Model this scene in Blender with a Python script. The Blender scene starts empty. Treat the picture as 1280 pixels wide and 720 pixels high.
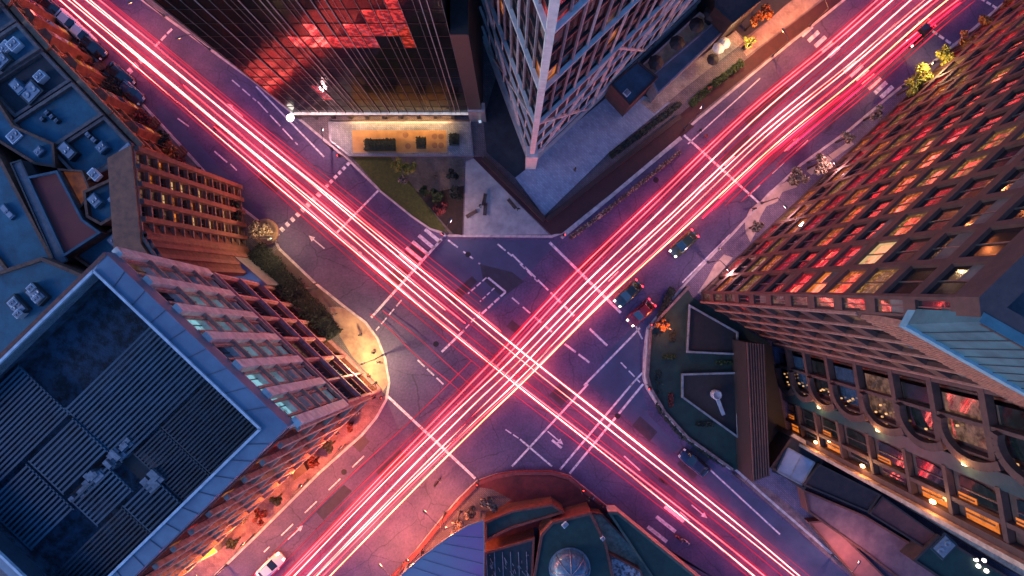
import bpy, math, random
from mathutils import Vector, noise
R = random.Random(7)
SC = bpy.context.scene
COL = SC.collection
CAMH = 100.0
FPX = 853.333
# ------------------------------------------------------------------ helpers
def P(px, py, z=0.0):
    s = (CAMH - z) / FPX
    return Vector(((px - 640) * s, (360 - py) * s, z))
def L3(x, y, z): return Vector((x, y, z))
def lerp(a, b, t): return a + (b - a) * t

class MB:
    def __init__(s): s.v = []; s.f = []; s.m = []; s.smooth = False
    def face(s, pts, mi=0):
        b = len(s.v); s.v += [tuple(p) for p in pts]; s.f.append(tuple(range(b, b + len(pts)))); s.m.append(mi)
    def prism(s, poly, z0, z1, mi=0, top_mi=None, bottom=False, top=True):
        """poly: list of xy; vertical extrusion"""
        n = len(poly)
        a = sum(poly[i][0]*poly[(i+1)%n][1]-poly[(i+1)%n][0]*poly[i][1] for i in range(n))
        if a < 0: poly = poly[::-1]
        for i in range(n):
            p, q = poly[i], poly[(i+1)%n]
            s.face([(p[0],p[1],z0),(q[0],q[1],z0),(q[0],q[1],z1),(p[0],p[1],z1)], mi)
        if top: s.face([(p[0],p[1],z1) for p in poly], mi if top_mi is None else top_mi)
        if bottom: s.face([(p[0],p[1],z0) for p in poly[::-1]], mi)
    def loft(s, pb, pt, mi=0, top_mi=None):
        n = len(pb)
        for i in range(n):
            j = (i+1) % n
            s.face([pb[i], pb[j], pt[j], pt[i]], mi)
        s.face(pt, mi if top_mi is None else top_mi)
    def hexa(s, c, mi=0):
        """c: 8 corners 0-3 bottom loop 4-7 top loop"""
        for f in ((0,3,2,1),(4,5,6,7),(0,1,5,4),(1,2,6,5),(2,3,7,6),(3,0,4,7)):
            s.face([c[k] for k in f], mi)
    def box(s, c, ax, ay, hx, hy, z0, z1, mi=0):
        """oriented box, ax/ay unit 2d dirs"""
        cs = []
        for z in (z0, z1):
            for sx, sy in ((-1,-1),(1,-1),(1,1),(-1,1)):
                cs.append((c[0]+ax[0]*hx*sx+ay[0]*hy*sy, c[1]+ax[1]*hx*sx+ay[1]*hy*sy, z))
        s.hexa(cs, mi)
    def bar(s, a, b, w, h=None, mi=0, up=Vector((0,0,1))):
        a = Vector(a); b = Vector(b); h = h or w
        d = (b-a).normalized()
        if abs(d.dot(up)) > .99: up = Vector((1,0,0))
        x = d.cross(up).normalized()*w/2; y = d.cross(x).normalized()*h/2
        s.hexa([a-x-y,a+x-y,a+x+y,a-x+y,b-x-y,b+x-y,b+x+y,b-x+y], mi)
    def tube(s, pts, rad, n=6, mi=0, cap=True):
        pts = [Vector(p) for p in pts]
        rr = rad if isinstance(rad, (list, tuple)) else [rad]*len(pts)
        rings = []
        for i, p in enumerate(pts):
            d = (pts[min(i+1,len(pts)-1)] - pts[max(i-1,0)]).normalized()
            u = Vector((0,0,1)) if abs(d.z) < .9 else Vector((1,0,0))
            x = d.cross(u).normalized(); y = d.cross(x).normalized()
            rings.append([p + (x*math.cos(2*math.pi*k/n)+y*math.sin(2*math.pi*k/n))*rr[i] for k in range(n)])
        b = len(s.v)
        for r in rings: s.v += [tuple(q) for q in r]
        for i in range(len(rings)-1):
            for k in range(n):
                s.f.append((b+i*n+k, b+i*n+(k+1)%n, b+(i+1)*n+(k+1)%n, b+(i+1)*n+k)); s.m.append(mi)
        if cap:
            s.f.append(tuple(b+k for k in range(n))[::-1]); s.m.append(mi)
            s.f.append(tuple(b+(len(rings)-1)*n+k for k in range(n))); s.m.append(mi)
    def lathe(s, c, prof, n=16, mi=0):
        b = len(s.v)
        for r, z in prof:
            for k in range(n):
                a = 2*math.pi*k/n; s.v.append((c[0]+r*math.cos(a), c[1]+r*math.sin(a), c[2]+z))
        for i in range(len(prof)-1):
            for k in range(n):
                s.f.append((b+i*n+k, b+i*n+(k+1)%n, b+(i+1)*n+(k+1)%n, b+(i+1)*n+k)); s.m.append(mi)
    def build(s, name, mats, parent=None, smooth=False):
        me = bpy.data.meshes.new(name)
        me.from_pydata(s.v, [], s.f)
        if not isinstance(mats, (list, tuple)): mats = [mats]
        for m in mats: me.materials.append(m)
        for p, mi in zip(me.polygons, s.m):
            p.material_index = min(mi, len(mats)-1)
            p.use_smooth = smooth
        me.update()
        o = bpy.data.objects.new(name, me); COL.objects.link(o)
        if parent is not None:
            o.parent = parent
            o.matrix_parent_inverse = Matrix.Translation(-parent.location)  # parents carry location only
        return o
from mathutils import Matrix
def tag(o, label=None, cat=None, group=None, kind=None):
    if label: o['label'] = label
    if cat: o['category'] = cat
    if group: o['group'] = group
    if kind: o['kind'] = kind
    return o
def empty(name, loc, label, cat, group=None):
    o = bpy.data.objects.new(name, None); COL.objects.link(o); o.location = loc
    o.empty_display_size = .5
    return tag(o, label, cat, group)
def clone(root, loc, rz=0, label=None, scale=1):
    def cp(o, par):
        c = o.copy(); COL.objects.link(c)
        if par is not None: c.parent = par
        for ch in list(o.children): cp(ch, c)
        return c
    r = cp(root, None); r.location = loc; r.rotation_euler = (0,0,rz); r.scale = (scale,)*3
    if label: r['label'] = label
    return r

# ------------------------------------------------------------------ materials
MC = {}
def mat(name, col, rough=.7, var=.25, scale=1.5, bump=.0, metal=0, emit=None, estr=0, spec=.5, col2=None, bscale=None, coat=0, thr=None, detail=6):
    if name in MC: return MC[name]
    m = bpy.data.materials.new(name); m.use_nodes = True
    nt = m.node_tree; nt.nodes.clear()
    out = nt.nodes.new('ShaderNodeOutputMaterial'); b = nt.nodes.new('ShaderNodeBsdfPrincipled')
    nt.links.new(b.outputs[0], out.inputs[0])
    geo = nt.nodes.new('ShaderNodeNewGeometry')
    nz = nt.nodes.new('ShaderNodeTexNoise'); nz.inputs['Scale'].default_value = scale; nz.inputs['Detail'].default_value = detail
    nz.inputs['Roughness'].default_value = .65
    nt.links.new(geo.outputs['Position'], nz.inputs['Vector'])
    rp = nt.nodes.new('ShaderNodeValToRGB')
    c2 = col2 or tuple(c*(1-var) for c in col); c1 = tuple(min(1,c*(1+var)) for c in col) if not col2 else col
    lo, hi = thr or (.32, .68)
    rp.color_ramp.elements[0].position = lo; rp.color_ramp.elements[0].color = (*c2, 1)
    rp.color_ramp.elements[1].position = hi; rp.color_ramp.elements[1].color = (*c1, 1)
    nt.links.new(nz.outputs[0], rp.inputs[0]); nt.links.new(rp.outputs[0], b.inputs['Base Color'])
    b.inputs['Roughness'].default_value = rough; b.inputs['Metallic'].default_value = metal
    b.inputs['Specular IOR Level'].default_value = spec
    b.inputs['Coat Weight'].default_value = coat
    if bump:
        n2 = nt.nodes.new('ShaderNodeTexNoise'); n2.inputs['Scale'].default_value = bscale or scale*6; n2.inputs['Detail'].default_value = 3
        nt.links.new(geo.outputs['Position'], n2.inputs['Vector'])
        bp = nt.nodes.new('ShaderNodeBump'); bp.inputs['Strength'].default_value = bump; bp.inputs['Distance'].default_value = .1
        nt.links.new(n2.outputs[0], bp.inputs['Height']); nt.links.new(bp.outputs[0], b.inputs['Normal'])
    if emit:
        r2 = nt.nodes.new('ShaderNodeValToRGB')
        r2.color_ramp.elements[0].position = lo; r2.color_ramp.elements[0].color = (*tuple(c*.25 for c in emit), 1)
        r2.color_ramp.elements[1].position = hi; r2.color_ramp.elements[1].color = (*emit, 1)
        nt.links.new(nz.outputs[0], r2.inputs[0]); nt.links.new(r2.outputs[0], b.inputs['Emission Color'])
        b.inputs['Emission Strength'].default_value = estr
    MC[name] = m
    return m
def emis(name, col, s):
    if name in MC: return MC[name]
    m = bpy.data.materials.new(name); m.use_nodes = True
    nt = m.node_tree; nt.nodes.clear()
    out = nt.nodes.new('ShaderNodeOutputMaterial'); e = nt.nodes.new('ShaderNodeEmission')
    e.inputs[0].default_value = (*col, 1)
    geo = nt.nodes.new('ShaderNodeNewGeometry'); nz = nt.nodes.new('ShaderNodeTexNoise')
    nz.inputs['Scale'].default_value = .12; nz.inputs['Detail'].default_value = 3
    nt.links.new(geo.outputs['Position'], nz.inputs['Vector'])
    mr = nt.nodes.new('ShaderNodeMapRange'); mr.inputs[1].default_value = .3; mr.inputs[2].default_value = .7
    mr.inputs[3].default_value = s*.45; mr.inputs[4].default_value = s*1.4
    nt.links.new(nz.outputs[0], mr.inputs[0]); nt.links.new(mr.outputs[0], e.inputs[1])
    nt.links.new(e.outputs[0], out.inputs[0]); MC[name] = m
    return m

def asphalt():
    m = mat('asphalt', (.125,.095,.185), rough=.66, col2=(.060,.054,.115), scale=.22, bump=.25, bscale=9, spec=.35)
    nt = m.node_tree; b = [n for n in nt.nodes if n.type == 'BSDF_PRINCIPLED'][0]
    rp = [n for n in nt.nodes if n.type == 'VALTORGB'][0]
    geo = [n for n in nt.nodes if n.type == 'NEW_GEOMETRY'][0]
    fine = nt.nodes.new('ShaderNodeTexNoise'); fine.inputs['Scale'].default_value = 3.5; fine.inputs['Detail'].default_value = 8; fine.inputs['Roughness'].default_value = .8
    nt.links.new(geo.outputs['Position'], fine.inputs['Vector'])
    mr = nt.nodes.new('ShaderNodeMapRange'); mr.inputs[1].default_value=.3; mr.inputs[2].default_value=.7; mr.inputs[3].default_value=.55; mr.inputs[4].default_value=1.4
    nt.links.new(fine.outputs[0], mr.inputs[0])
    # slab / repair seams
    vo = nt.nodes.new('ShaderNodeTexVoronoi'); vo.feature = 'DISTANCE_TO_EDGE'; vo.inputs['Scale'].default_value = .16
    wn = nt.nodes.new('ShaderNodeTexNoise'); wn.inputs['Scale'].default_value = .5
    ad = nt.nodes.new('ShaderNodeVectorMath'); ad.operation = 'MULTIPLY_ADD'; ad.inputs[1].default_value = (1.5,1.5,0)
    nt.links.new(geo.outputs['Position'], wn.inputs['Vector'])
    nt.links.new(wn.outputs['Color'], ad.inputs[0]); nt.links.new(geo.outputs['Position'], ad.inputs[2])
    nt.links.new(ad.outputs[0], vo.inputs['Vector'])
    m2 = nt.nodes.new('ShaderNodeMapRange'); m2.inputs[1].default_value=0; m2.inputs[2].default_value=.012; m2.inputs[3].default_value=.55; m2.inputs[4].default_value=1
    nt.links.new(vo.outputs['Distance'], m2.inputs[0])
    mu = nt.nodes.new('ShaderNodeMath'); mu.operation='MULTIPLY'
    nt.links.new(mr.outputs[0], mu.inputs[0]); nt.links.new(m2.outputs[0], mu.inputs[1])
    vm = nt.nodes.new('ShaderNodeVectorMath'); vm.operation='SCALE'
    nt.links.new(rp.outputs[0], vm.inputs[0]); nt.links.new(mu.outputs[0], vm.inputs['Scale'])
    nt.links.new(vm.outputs[0], b.inputs['Base Color'])
    return m
def paving(name, c1, c2, size=.9, mortar=.5, rough=.75, rot=.75):
    m = mat(name, c1, rough=rough, col2=c2, scale=.6, bump=.1)
    nt = m.node_tree; b = [n for n in nt.nodes if n.type == 'BSDF_PRINCIPLED'][0]
    rp = [n for n in nt.nodes if n.type == 'VALTORGB'][0]; geo = [n for n in nt.nodes if n.type == 'NEW_GEOMETRY'][0]
    mp = nt.nodes.new('ShaderNodeMapping'); mp.inputs['Rotation'].default_value = (0,0,rot)
    br = nt.nodes.new('ShaderNodeTexBrick'); br.inputs['Scale'].default_value = 1/size
    br.inputs['Color1'].default_value=(1,1,1,1); br.inputs['Color2'].default_value=(.7,.7,.72,1); br.inputs['Mortar'].default_value=(mortar,)*3+(1,)
    br.inputs['Mortar Size'].default_value=.04
    nt.links.new(geo.outputs['Position'], mp.inputs[0]); nt.links.new(mp.outputs[0], br.inputs['Vector'])
    mx = nt.nodes.new('ShaderNodeMix'); mx.data_type='RGBA'; mx.blend_type='MULTIPLY'; mx.inputs[0].default_value=1
    nt.links.new(rp.outputs[0], mx.inputs[6]); nt.links.new(br.outputs['Color'], mx.inputs[7]); nt.links.new(mx.outputs[2], b.inputs['Base Color'])
    return m
def glass(name, col, rough=.06, wav=.12, sc=.7, spec=.8, emit=None, estr=0, thr=None, ns=1.1):
    return mat(name, col, rough=rough, var=.6, scale=ns, bump=wav, bscale=sc, spec=spec, emit=emit, estr=estr, coat=.6, thr=thr)

M = dict(
 asphalt=asphalt(),
 paint=mat('road_paint', (.82,.78,.8), rough=.6, col2=(.34,.3,.36), scale=2.2, thr=(.34,.56)),
 kerb=mat('kerb_granite', (.7,.6,.58), col2=(.32,.27,.28), scale=1.2, rough=.8),
 walk=paving('sidewalk_concrete', (.24,.19,.2), (.13,.11,.13), .9),
 walk_pink=paving('sidewalk_pink', (.42,.24,.24), (.18,.09,.11), .7),
 brickpath=paving('brick_path', (.085,.025,.028), (.045,.016,.02), .35),
 cream=paving('cream_paving', (.52,.43,.36), (.26,.2,.17), .7),
 bluestone=paving('bluestone_paving', (.40,.46,.56), (.27,.32,.42), 1.1, mortar=.75),
 whitestone=paving('pale_paving', (.42,.43,.43), (.2,.21,.22), .8),
 dark=mat('dark_cladding', (.02,.018,.02), rough=.5, bump=.1),
 darkroof=mat('dark_roofing', (.03,.035,.045), rough=.85, scale=.8, bump=.3),
 blueroof=mat('blue_membrane_roof', (.018,.12,.18), rough=.7, col2=(.010,.055,.09), scale=.5, bump=.2),
 blueroof2=mat('slate_blue_roof', (.045,.10,.15), rough=.75, col2=(.02,.05,.08), scale=.7, bump=.2),
 teal=mat('verdigris_roof', (.06,.15,.17), rough=.7, col2=(.03,.075,.09), scale=.5, bump=.3),
 redroof=mat('red_terrace_roof', (.21,.035,.03), rough=.8, col2=(.15,.025,.025), scale=.4),
 coping=mat('coping_metal', (.13,.18,.235), rough=.6, col2=(.085,.12,.17), scale=.5, metal=.0, bump=.02),
 copingedge=mat('coping_edge', (.5,.52,.56), rough=.5, col2=(.3,.32,.36)),
 brown=mat('brown_granite', (.075,.036,.032), rough=.7, col2=(.035,.018,.018), scale=1.2),
 brown2=mat('brownstone', (.19,.08,.05), rough=.8, col2=(.07,.03,.025), scale=1.6, bump=.3),
 brick=mat('red_brick', (.20,.06,.045), rough=.85, col2=(.09,.03,.025), scale=2, bump=.2),
 pale=mat('pale_pink_stone', (.60,.57,.54), rough=.6, col2=(.42,.38,.37), scale=1.5),
 palewall=mat('pale_stone_wall', (.80,.70,.60), rough=.7, col2=(.45,.34,.3), scale=.9),
 steel=mat('grey_steel', (.25,.25,.28), rough=.4, metal=.4),
 mull=mat('mullion_metal', (.09,.085,.09), rough=.4, metal=.5),
 black=mat('black_rubber', (.012,.012,.013), rough=.7),
 white=mat('white_enamel', (.7,.7,.72), rough=.5, var=.1),
 lawn=mat('lawn_grass', (.09,.11,.025), rough=.95, col2=(.045,.065,.016), scale=3, bump=.8, bscale=20),
 soil=mat('planting_soil', (.03,.022,.018), rough=.95, bump=.6),
 greenroof=mat('dark_green_roof', (.012,.045,.038), rough=.7, col2=(.008,.022,.02), scale=.8),
 redwall=mat('red_brick_paving', (.17,.03,.035), rough=.8, col2=(.08,.016,.02), scale=.9, bump=.2),
 g_dark=glass('dark_glass', (.010,.014,.014), wav=.10),
 g_blue=glass('blue_glass', (.02,.05,.09), wav=.10, spec=.8),
 g_red=glass('red_lit_glass', (.05,.01,.01), emit=(.9,.05,.03), estr=.85, thr=(.49,.56), ns=1.8),  # glow for lit panes and for painted red reflections
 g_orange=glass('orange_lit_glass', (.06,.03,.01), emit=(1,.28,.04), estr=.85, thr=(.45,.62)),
 m_red=glass('red_reflecting_glass',(.02,.01,.012),emit=(1,.03,.04),estr=1.0,thr=(.52,.60),ns=2.2),  # street light reflections put into the panes as glowing noise patches
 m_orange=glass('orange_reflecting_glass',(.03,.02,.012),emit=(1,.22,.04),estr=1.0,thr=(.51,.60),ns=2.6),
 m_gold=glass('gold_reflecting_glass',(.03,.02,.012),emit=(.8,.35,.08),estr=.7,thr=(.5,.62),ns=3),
 blind=mat('window_blind',(.13,.11,.10),col2=(.06,.05,.05),scale=.8),
 a_dark=mat('tower_glass',(.005,.006,.007),rough=.12,spec=.07,bump=.2,bscale=.5),
 m_dark=mat('black_glass',(.006,.007,.009),rough=.1,spec=.4,bump=.1,bscale=.7),
 g_amber=glass('amber_lit_glass', (.06,.03,.01), emit=(1,.24,.03), estr=.8, thr=(.3,.5)),
 g_cream=glass('cream_lit_glass', (.1,.08,.04), emit=(1,.62,.25), estr=.75, thr=(.3,.5)),
 g_cyan=glass('sky_blue_lit_glass', (.05,.1,.12), emit=(.3,.68,.8), estr=.8, thr=(.36,.5)),
 g_brown=glass('brown_lit_glass', (.04,.025,.02), emit=(.35,.17,.10), estr=.5, thr=(.42,.62)),
 warm=emis('warm_lamp_glow', (1,.6,.25), 9),
 whitelamp=emis('white_lamp_glow', (1,.9,.8), 6),
)
# ------------------------------------------------------------------ camera / light
cam = bpy.data.cameras.new('camera'); co = bpy.data.objects.new('camera', cam); COL.objects.link(co)
co.location = (0,0,CAMH); co.rotation_euler = (0,0,0); cam.lens = 24; cam.sensor_width = 36; cam.clip_end = 6000; cam.clip_start = .5
SC.camera = co
w = bpy.data.worlds.new('World'); SC.world = w; w.use_nodes = True
nt = w.node_tree; bg = nt.nodes['Background']
sky = nt.nodes.new('ShaderNodeTexSky'); sky.sky_type = 'NISHITA'; sky.sun_disc = False
SUN_EL, SUN_AZ = math.radians(11), math.radians(250)
sky.sun_elevation = SUN_EL; sky.sun_rotation = SUN_AZ; sky.ozone_density = 3.0
tint = nt.nodes.new('ShaderNodeVectorMath'); tint.operation = 'MULTIPLY'; tint.inputs[1].default_value = (1.35,2.1,3.35)
nt.links.new(sky.outputs[0], tint.inputs[0]); nt.links.new(tint.outputs[0], bg.inputs[0]); bg.inputs[1].default_value = .15
sl = bpy.data.lights.new('sun', 'SUN'); sl.energy = .5; sl.angle = math.radians(14); sl.color = (1,.72,.6)
so = bpy.data.objects.new('sun', sl); COL.objects.link(so)
d = Vector((math.sin(SUN_AZ)*math.cos(SUN_EL+.35), math.cos(SUN_AZ)*math.cos(SUN_EL+.35), math.sin(SUN_EL+.35)))
so.rotation_euler = d.to_track_quat('Z','Y').to_euler()
SC.view_settings.view_transform = 'Standard'; SC.view_settings.look = 'None'; SC.view_settings.exposure = 0
SC.cycles.sample_clamp_indirect = 4; SC.cycles.max_bounces = 5; SC.cycles.use_denoising = True

# ------------------------------------------------------------------ ground, road, pavements
mb = MB(); mb.face([(-2000,-2000,-.03),(2000,-2000,-.03),(2000,2000,-.03),(-2000,2000,-.03)])
tag(mb.build('ground', M['darkroof']), kind='structure')
mb = MB(); mb.face([(-260,-220,0),(260,-220,0),(260,220,0),(-260,220,0)])
tag(mb.build('road', M['asphalt']), kind='structure')

QN = [(-420,-440),(-60,-182),(170,-4),(320,105),(412,182),(437,203),(475,240),(515,272),(537,287),(562,296),(690,297),(706,291),(780,228),(853,167),(960,78),(1057,0),(1400,-290),(1400,-900),(-420,-900)]
QE = [(1700,-400),(1262,-4),(1180,65),(1110,120),(1060,162),(1000,205),(960,242),(913,293),(857,352),(820,395),(808,410),(804,440),(803,473),(808,487),(827,517),(857,550),(913,583),(960,625),(1070,720),(1400,1010),(2400,1010),(2400,-400)]
QS = [(340,880),(487,722),(520,687),(550,649),(573,622),(596,600),(620,592),(645,588),(690,588),(712,594),(730,608),(765,637),(830,690),(870,724),(1150,975),(1150,1500),(340,1500)]
QW = [(-420,-440),(50,-2),(110,63),(175,125),(235,190),(285,245),(330,280),(343,295),(350,310),(395,353),(430,381),(458,402),(473,422),(483,448),(488,478),(484,500),(472,522),(453,545),(400,592),(320,672),(270,720),(60,920),(-1200,920),(-1200,-440)]
def slab(name, q, mt, kerb_rng):
    w_ = [P(*p)[:2] for p in q]
    mb = MB(); mb.prism(w_, -.01, .13); tag(mb.build(name, mt), kind='structure')
    mb = MB(); i0, i1 = kerb_rng
    cx = sum(p[0] for p in w_)/len(w_); cy = sum(p[1] for p in w_)/len(w_)
    pts = [Vector(w_[i]) for i in range(i0, i1+1)]
    for a, b in zip(pts[:-1], pts[1:]):
        n = Vector((-(b-a).y, (b-a).x)).normalized()
        if n.dot(Vector((cx,cy))-(a+b)/2) < 0: n = -n
        mb.hexa([(a.x-n.x*.02,a.y-n.y*.02,-.01),(b.x-n.x*.02,b.y-n.y*.02,-.01),(b.x+n.x*.32,b.y+n.y*.32,-.01),(a.x+n.x*.32,a.y+n.y*.32,-.01),
                 (a.x-n.x*.02,a.y-n.y*.02,.146),(b.x-n.x*.02,b.y-n.y*.02,.146),(b.x+n.x*.32,b.y+n.y*.32,.145),(a.x+n.x*.32,a.y+n.y*.32,.145)])
    tag(mb.build('kerb', M['kerb']), kind='structure')
slab('pavement', QN, M['walk'], (1,15)); slab('pavement', QE, paving('lilac_pavement',(.27,.19,.29),(.16,.12,.2),.9), (0,18))
slab('pavement', QS, M['walk'], (0,14)); slab('pavement', QW, M['walk'], (1,20))

def patch(name, poly, mt, z=.134, h=None, label=None, cat=None, kind='structure', px_at=None):
    """poly in photo coordinates, mapped at height z"""
    w_ = [P(p[0],p[1],z)[:2] for p in poly]
    mb = MB()
    mb.prism(w_, (z-.12 if h is None else z-h), z)
    o = mb.build(name, mt)
    tag(o, label, cat, None, kind if not label else None)
    return o

# painted markings --------------------------------------------------
PZ = .006
mk = MB()
def stripe(a, b, w=1.6, dash=None, gap=None, z=PZ):
    a = P(*a, z); b = P(*b, z); L = (b-a).length; d = (b-a)/L; n = Vector((-d.y, d.x, 0))*(w*1.25/8.53/2)
    t = 0
    while t < L-.02:
        e = min(L, t+(dash or 1e9)); p, q = a+d*t, a+d*e
        mk.face([p-n, q-n, q+n, p+n]); t = e + (gap or 1e9)
# stop lines and crossing edges
stripe((437,203),(405,236),3.2,.55,.35); stripe((400,242),(346,293),4.6,.55,.5)
stripe((473,238),(421,291),2)
stripe((552,299),(464,397),2.4); stripe((502,375),(470,413),1.4,1.2,.5)
stripe((560,300),(600,330),1.6,1.8,1.0); stripe((610,347),(632,365),2); stripe((632,365),(597,397),2,1.0,.25)
stripe((608,347),(585,367),1.4,.8,.3); stripe((580,413),(552,440),2.2); stripe((522,450),(556,482),1.6,1.4,.5)
stripe((600,390),(578,415),1.2,.8,.4); stripe((618,360),(600,377),1.2,.6,.3)
stripe((687,303),(776,391),2.6)
stripe((622,305),(640,320),1.6,1.5,.4); stripe((640,318),(724,401),1.8,2.2,.45); stripe((737,411),(759,432),2.2)
stripe((640,372),(690,415),1.6,1.4,.7); stripe((706,430),(738,454),2,2.0,.5)
stripe((650,330),(672,352),1.2,1,.5)
stripe((790,480),(700,587),2); stripe((804,480),(712,592),2.2); stripe((735,480),(640,583),2.0)
stripe((800,410),(730,482),2); stripe((803,466),(788,482),1.8); stripe((776,453),(800,478),1.4,1.2,.5); stripe((795,408),(803,424),1.6)
stripe((650,549),(690,583),1.8); stripe((632,537),(650,549),1.2,1,.3)
stripe((482,493),(594,598),2.6)
stripe((853,167),(956,260),2.2)
stripe((1148,27),(1191,56),2.6,.9,.3); stripe((1226,-2),(1252,14),2.4,.7,.3)
stripe((215,36),(192,60),2.2,1.0,.3); stripe((178,74),(150,100),5.5,.6,.5)
stripe((320,108),(405,196),1.6); stripe((322,127),(372,181),1.3,2.2,.5); stripe((290,100),(320,126),1.3,1.5,.5)
stripe((222,148),(236,158),1.4); stripe((268,189),(284,203),1.5); stripe((288,205),(296,213),1.3)
stripe((430,300),(452,317),1.4,1.0,.4)
stripe((580,655),(500,738),1.4,2.0,2.0); stripe((455,570),(330,690),1.2,2.4,2.4)
stripe((850,640),(905,690),1.2,1.8,2); stripe((780,570),(800,588),1.4); stripe((690,550),(702,560),2.4)
stripe((1010,175),(930,250),1.0,2.4,2.4); stripe((918,195),(740,372),.9,2,4)
stripe((853,353),(913,293),1.6); stripe((950,98),(860,180),1.2)
stripe((882,582),(975,668),1.6)
# zebra ladders
for k in range(6):
    t = k/5; a = (549-39*t, 286+38*t); stripe((a[0]-10,a[1]-7),(a[0]+9,a[1]+9),3.6)
for k in range(7):
    t = k/6; a = (1062+46*t, 82+32*t); stripe((a[0]-7,a[1]+8),(a[0]+8,a[1]-6),4.2)
for k in range(5):
    t = k/4; a = (1008+34*t, 38+26*t); stripe((a[0]-6,a[1]+7),(a[0]+7,a[1]-5),4)
for k in range(4):
    t = k/3; a = (842-32*t, 642+38*t); stripe((a[0]-11,a[1]-9),(a[0]+13,a[1]+10),3.6)
for k in range(4):
    t = k/3; a = (840-8*t+25, 655+8*t+6+16*t)
# lane arrows
def arrow(c, ang, s=1.0):
    c = P(*c, PZ); d = Vector((math.cos(ang), math.sin(ang),0)); n = Vector((-d.y,d.x,0))
    mk.face([c-d*1.6*s-n*.09, c+d*.5*s-n*.09, c+d*.5*s+n*.09, c-d*1.6*s+n*.09]); mk.face([c+d*.5*s-n*.4, c+d*1.4*s, c+d*.5*s+n*.4])
arrow((395,302),2.45); arrow((293,137),2.45); arrow((370,665),.75); arrow((875,640),-.7); arrow((695,548),-.7); arrow((990,180),.75)
tag(mk.build('road_marking', M['paint']), kind='structure')

# repair patches of newer asphalt, a dark square beneath the van, manholes
fresh = mat('fresh_asphalt', (.035,.032,.05), rough=.6, scale=1, bump=.2)
mb = MB()
for q in ([(846,580),(868,556),(888,572),(866,600)], [(600,330),(640,340),(655,352),(628,372),(604,350)], [(560,372),(590,345),(597,352),(568,380)],
          [(432,548),(446,536),(462,552),(450,566)], [(480,350),(500,330),(515,343),(494,365)], [(720,335),(760,300),(768,308),(728,344)], [(930,150),(980,105),(990,114),(938,160)], [(520,300),(536,314),(520,330),(505,316)], [(700,480),(716,492),(702,508),(686,494)], [(330,215),(352,232),(345,242),(322,224)], [(470,590),(500,562),(512,572),(482,602)], [(900,200),(935,168),(941,175),(906,207)], [(800,520),(822,540),(812,552),(790,532)], [(640,400),(655,412),(648,420),(633,408)], [(395,640),(430,606),(440,614),(404,650)]):
    mb.face([P(*p,.003) for p in q])
tag(mb.build('road_repair', fresh), kind='structure')
bl = mat('blue_asphalt', (.070,.085,.165), rough=.62, col2=(.045,.055,.115), scale=.3, bump=.25, bscale=9)  # bluish light on the road put into the asphalt colour
mb = MB()
for q in ([(558,300),(700,300),(652,352),(612,392),(585,378),(528,333)], [(905,590),(958,632),(1066,727),(1010,727),(868,592),(880,572)], [(760,440),(800,400),(800,478),(812,520),(850,560),(835,570),(770,510),(735,480)], [(200,130),(215,142),(330,270),(325,278),(285,243),(195,142)], [(770,655),(860,700),(900,727),(872,727),(762,640)]):
    mb.face([P(*p,.0025) for p in q])
tag(mb.build('road_surface', bl), kind='structure')
iron = mat('cast_iron', (.03,.03,.035), rough=.45, metal=.6, bump=.5, bscale=12)
for i,(x,y,lb) in enumerate(((545,430,'round iron manhole cover left of the crossing of the light trails'),(772,520,'round iron manhole cover between the crosswalk lines on the south east arm'),(430,480+110,'round iron manhole cover on the south west arm near the left kerb'),(585,318,'round iron manhole cover right of the zebra crossing by the pale plaza'),(270,160,'round iron manhole cover on the north west street'),(820,225,'round iron manhole cover on the blue grey lane by the podium'))):
    mb = MB(); c = P(x,y); mb.lathe((c.x,c.y,0), [(.42,.0),(.42,.012),(.34,.012),(.34,.007),(.0,.009)], 18)
    tag(mb.build('manhole_cover', iron), lb, 'manhole cover', 'manhole covers in the road')
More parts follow.
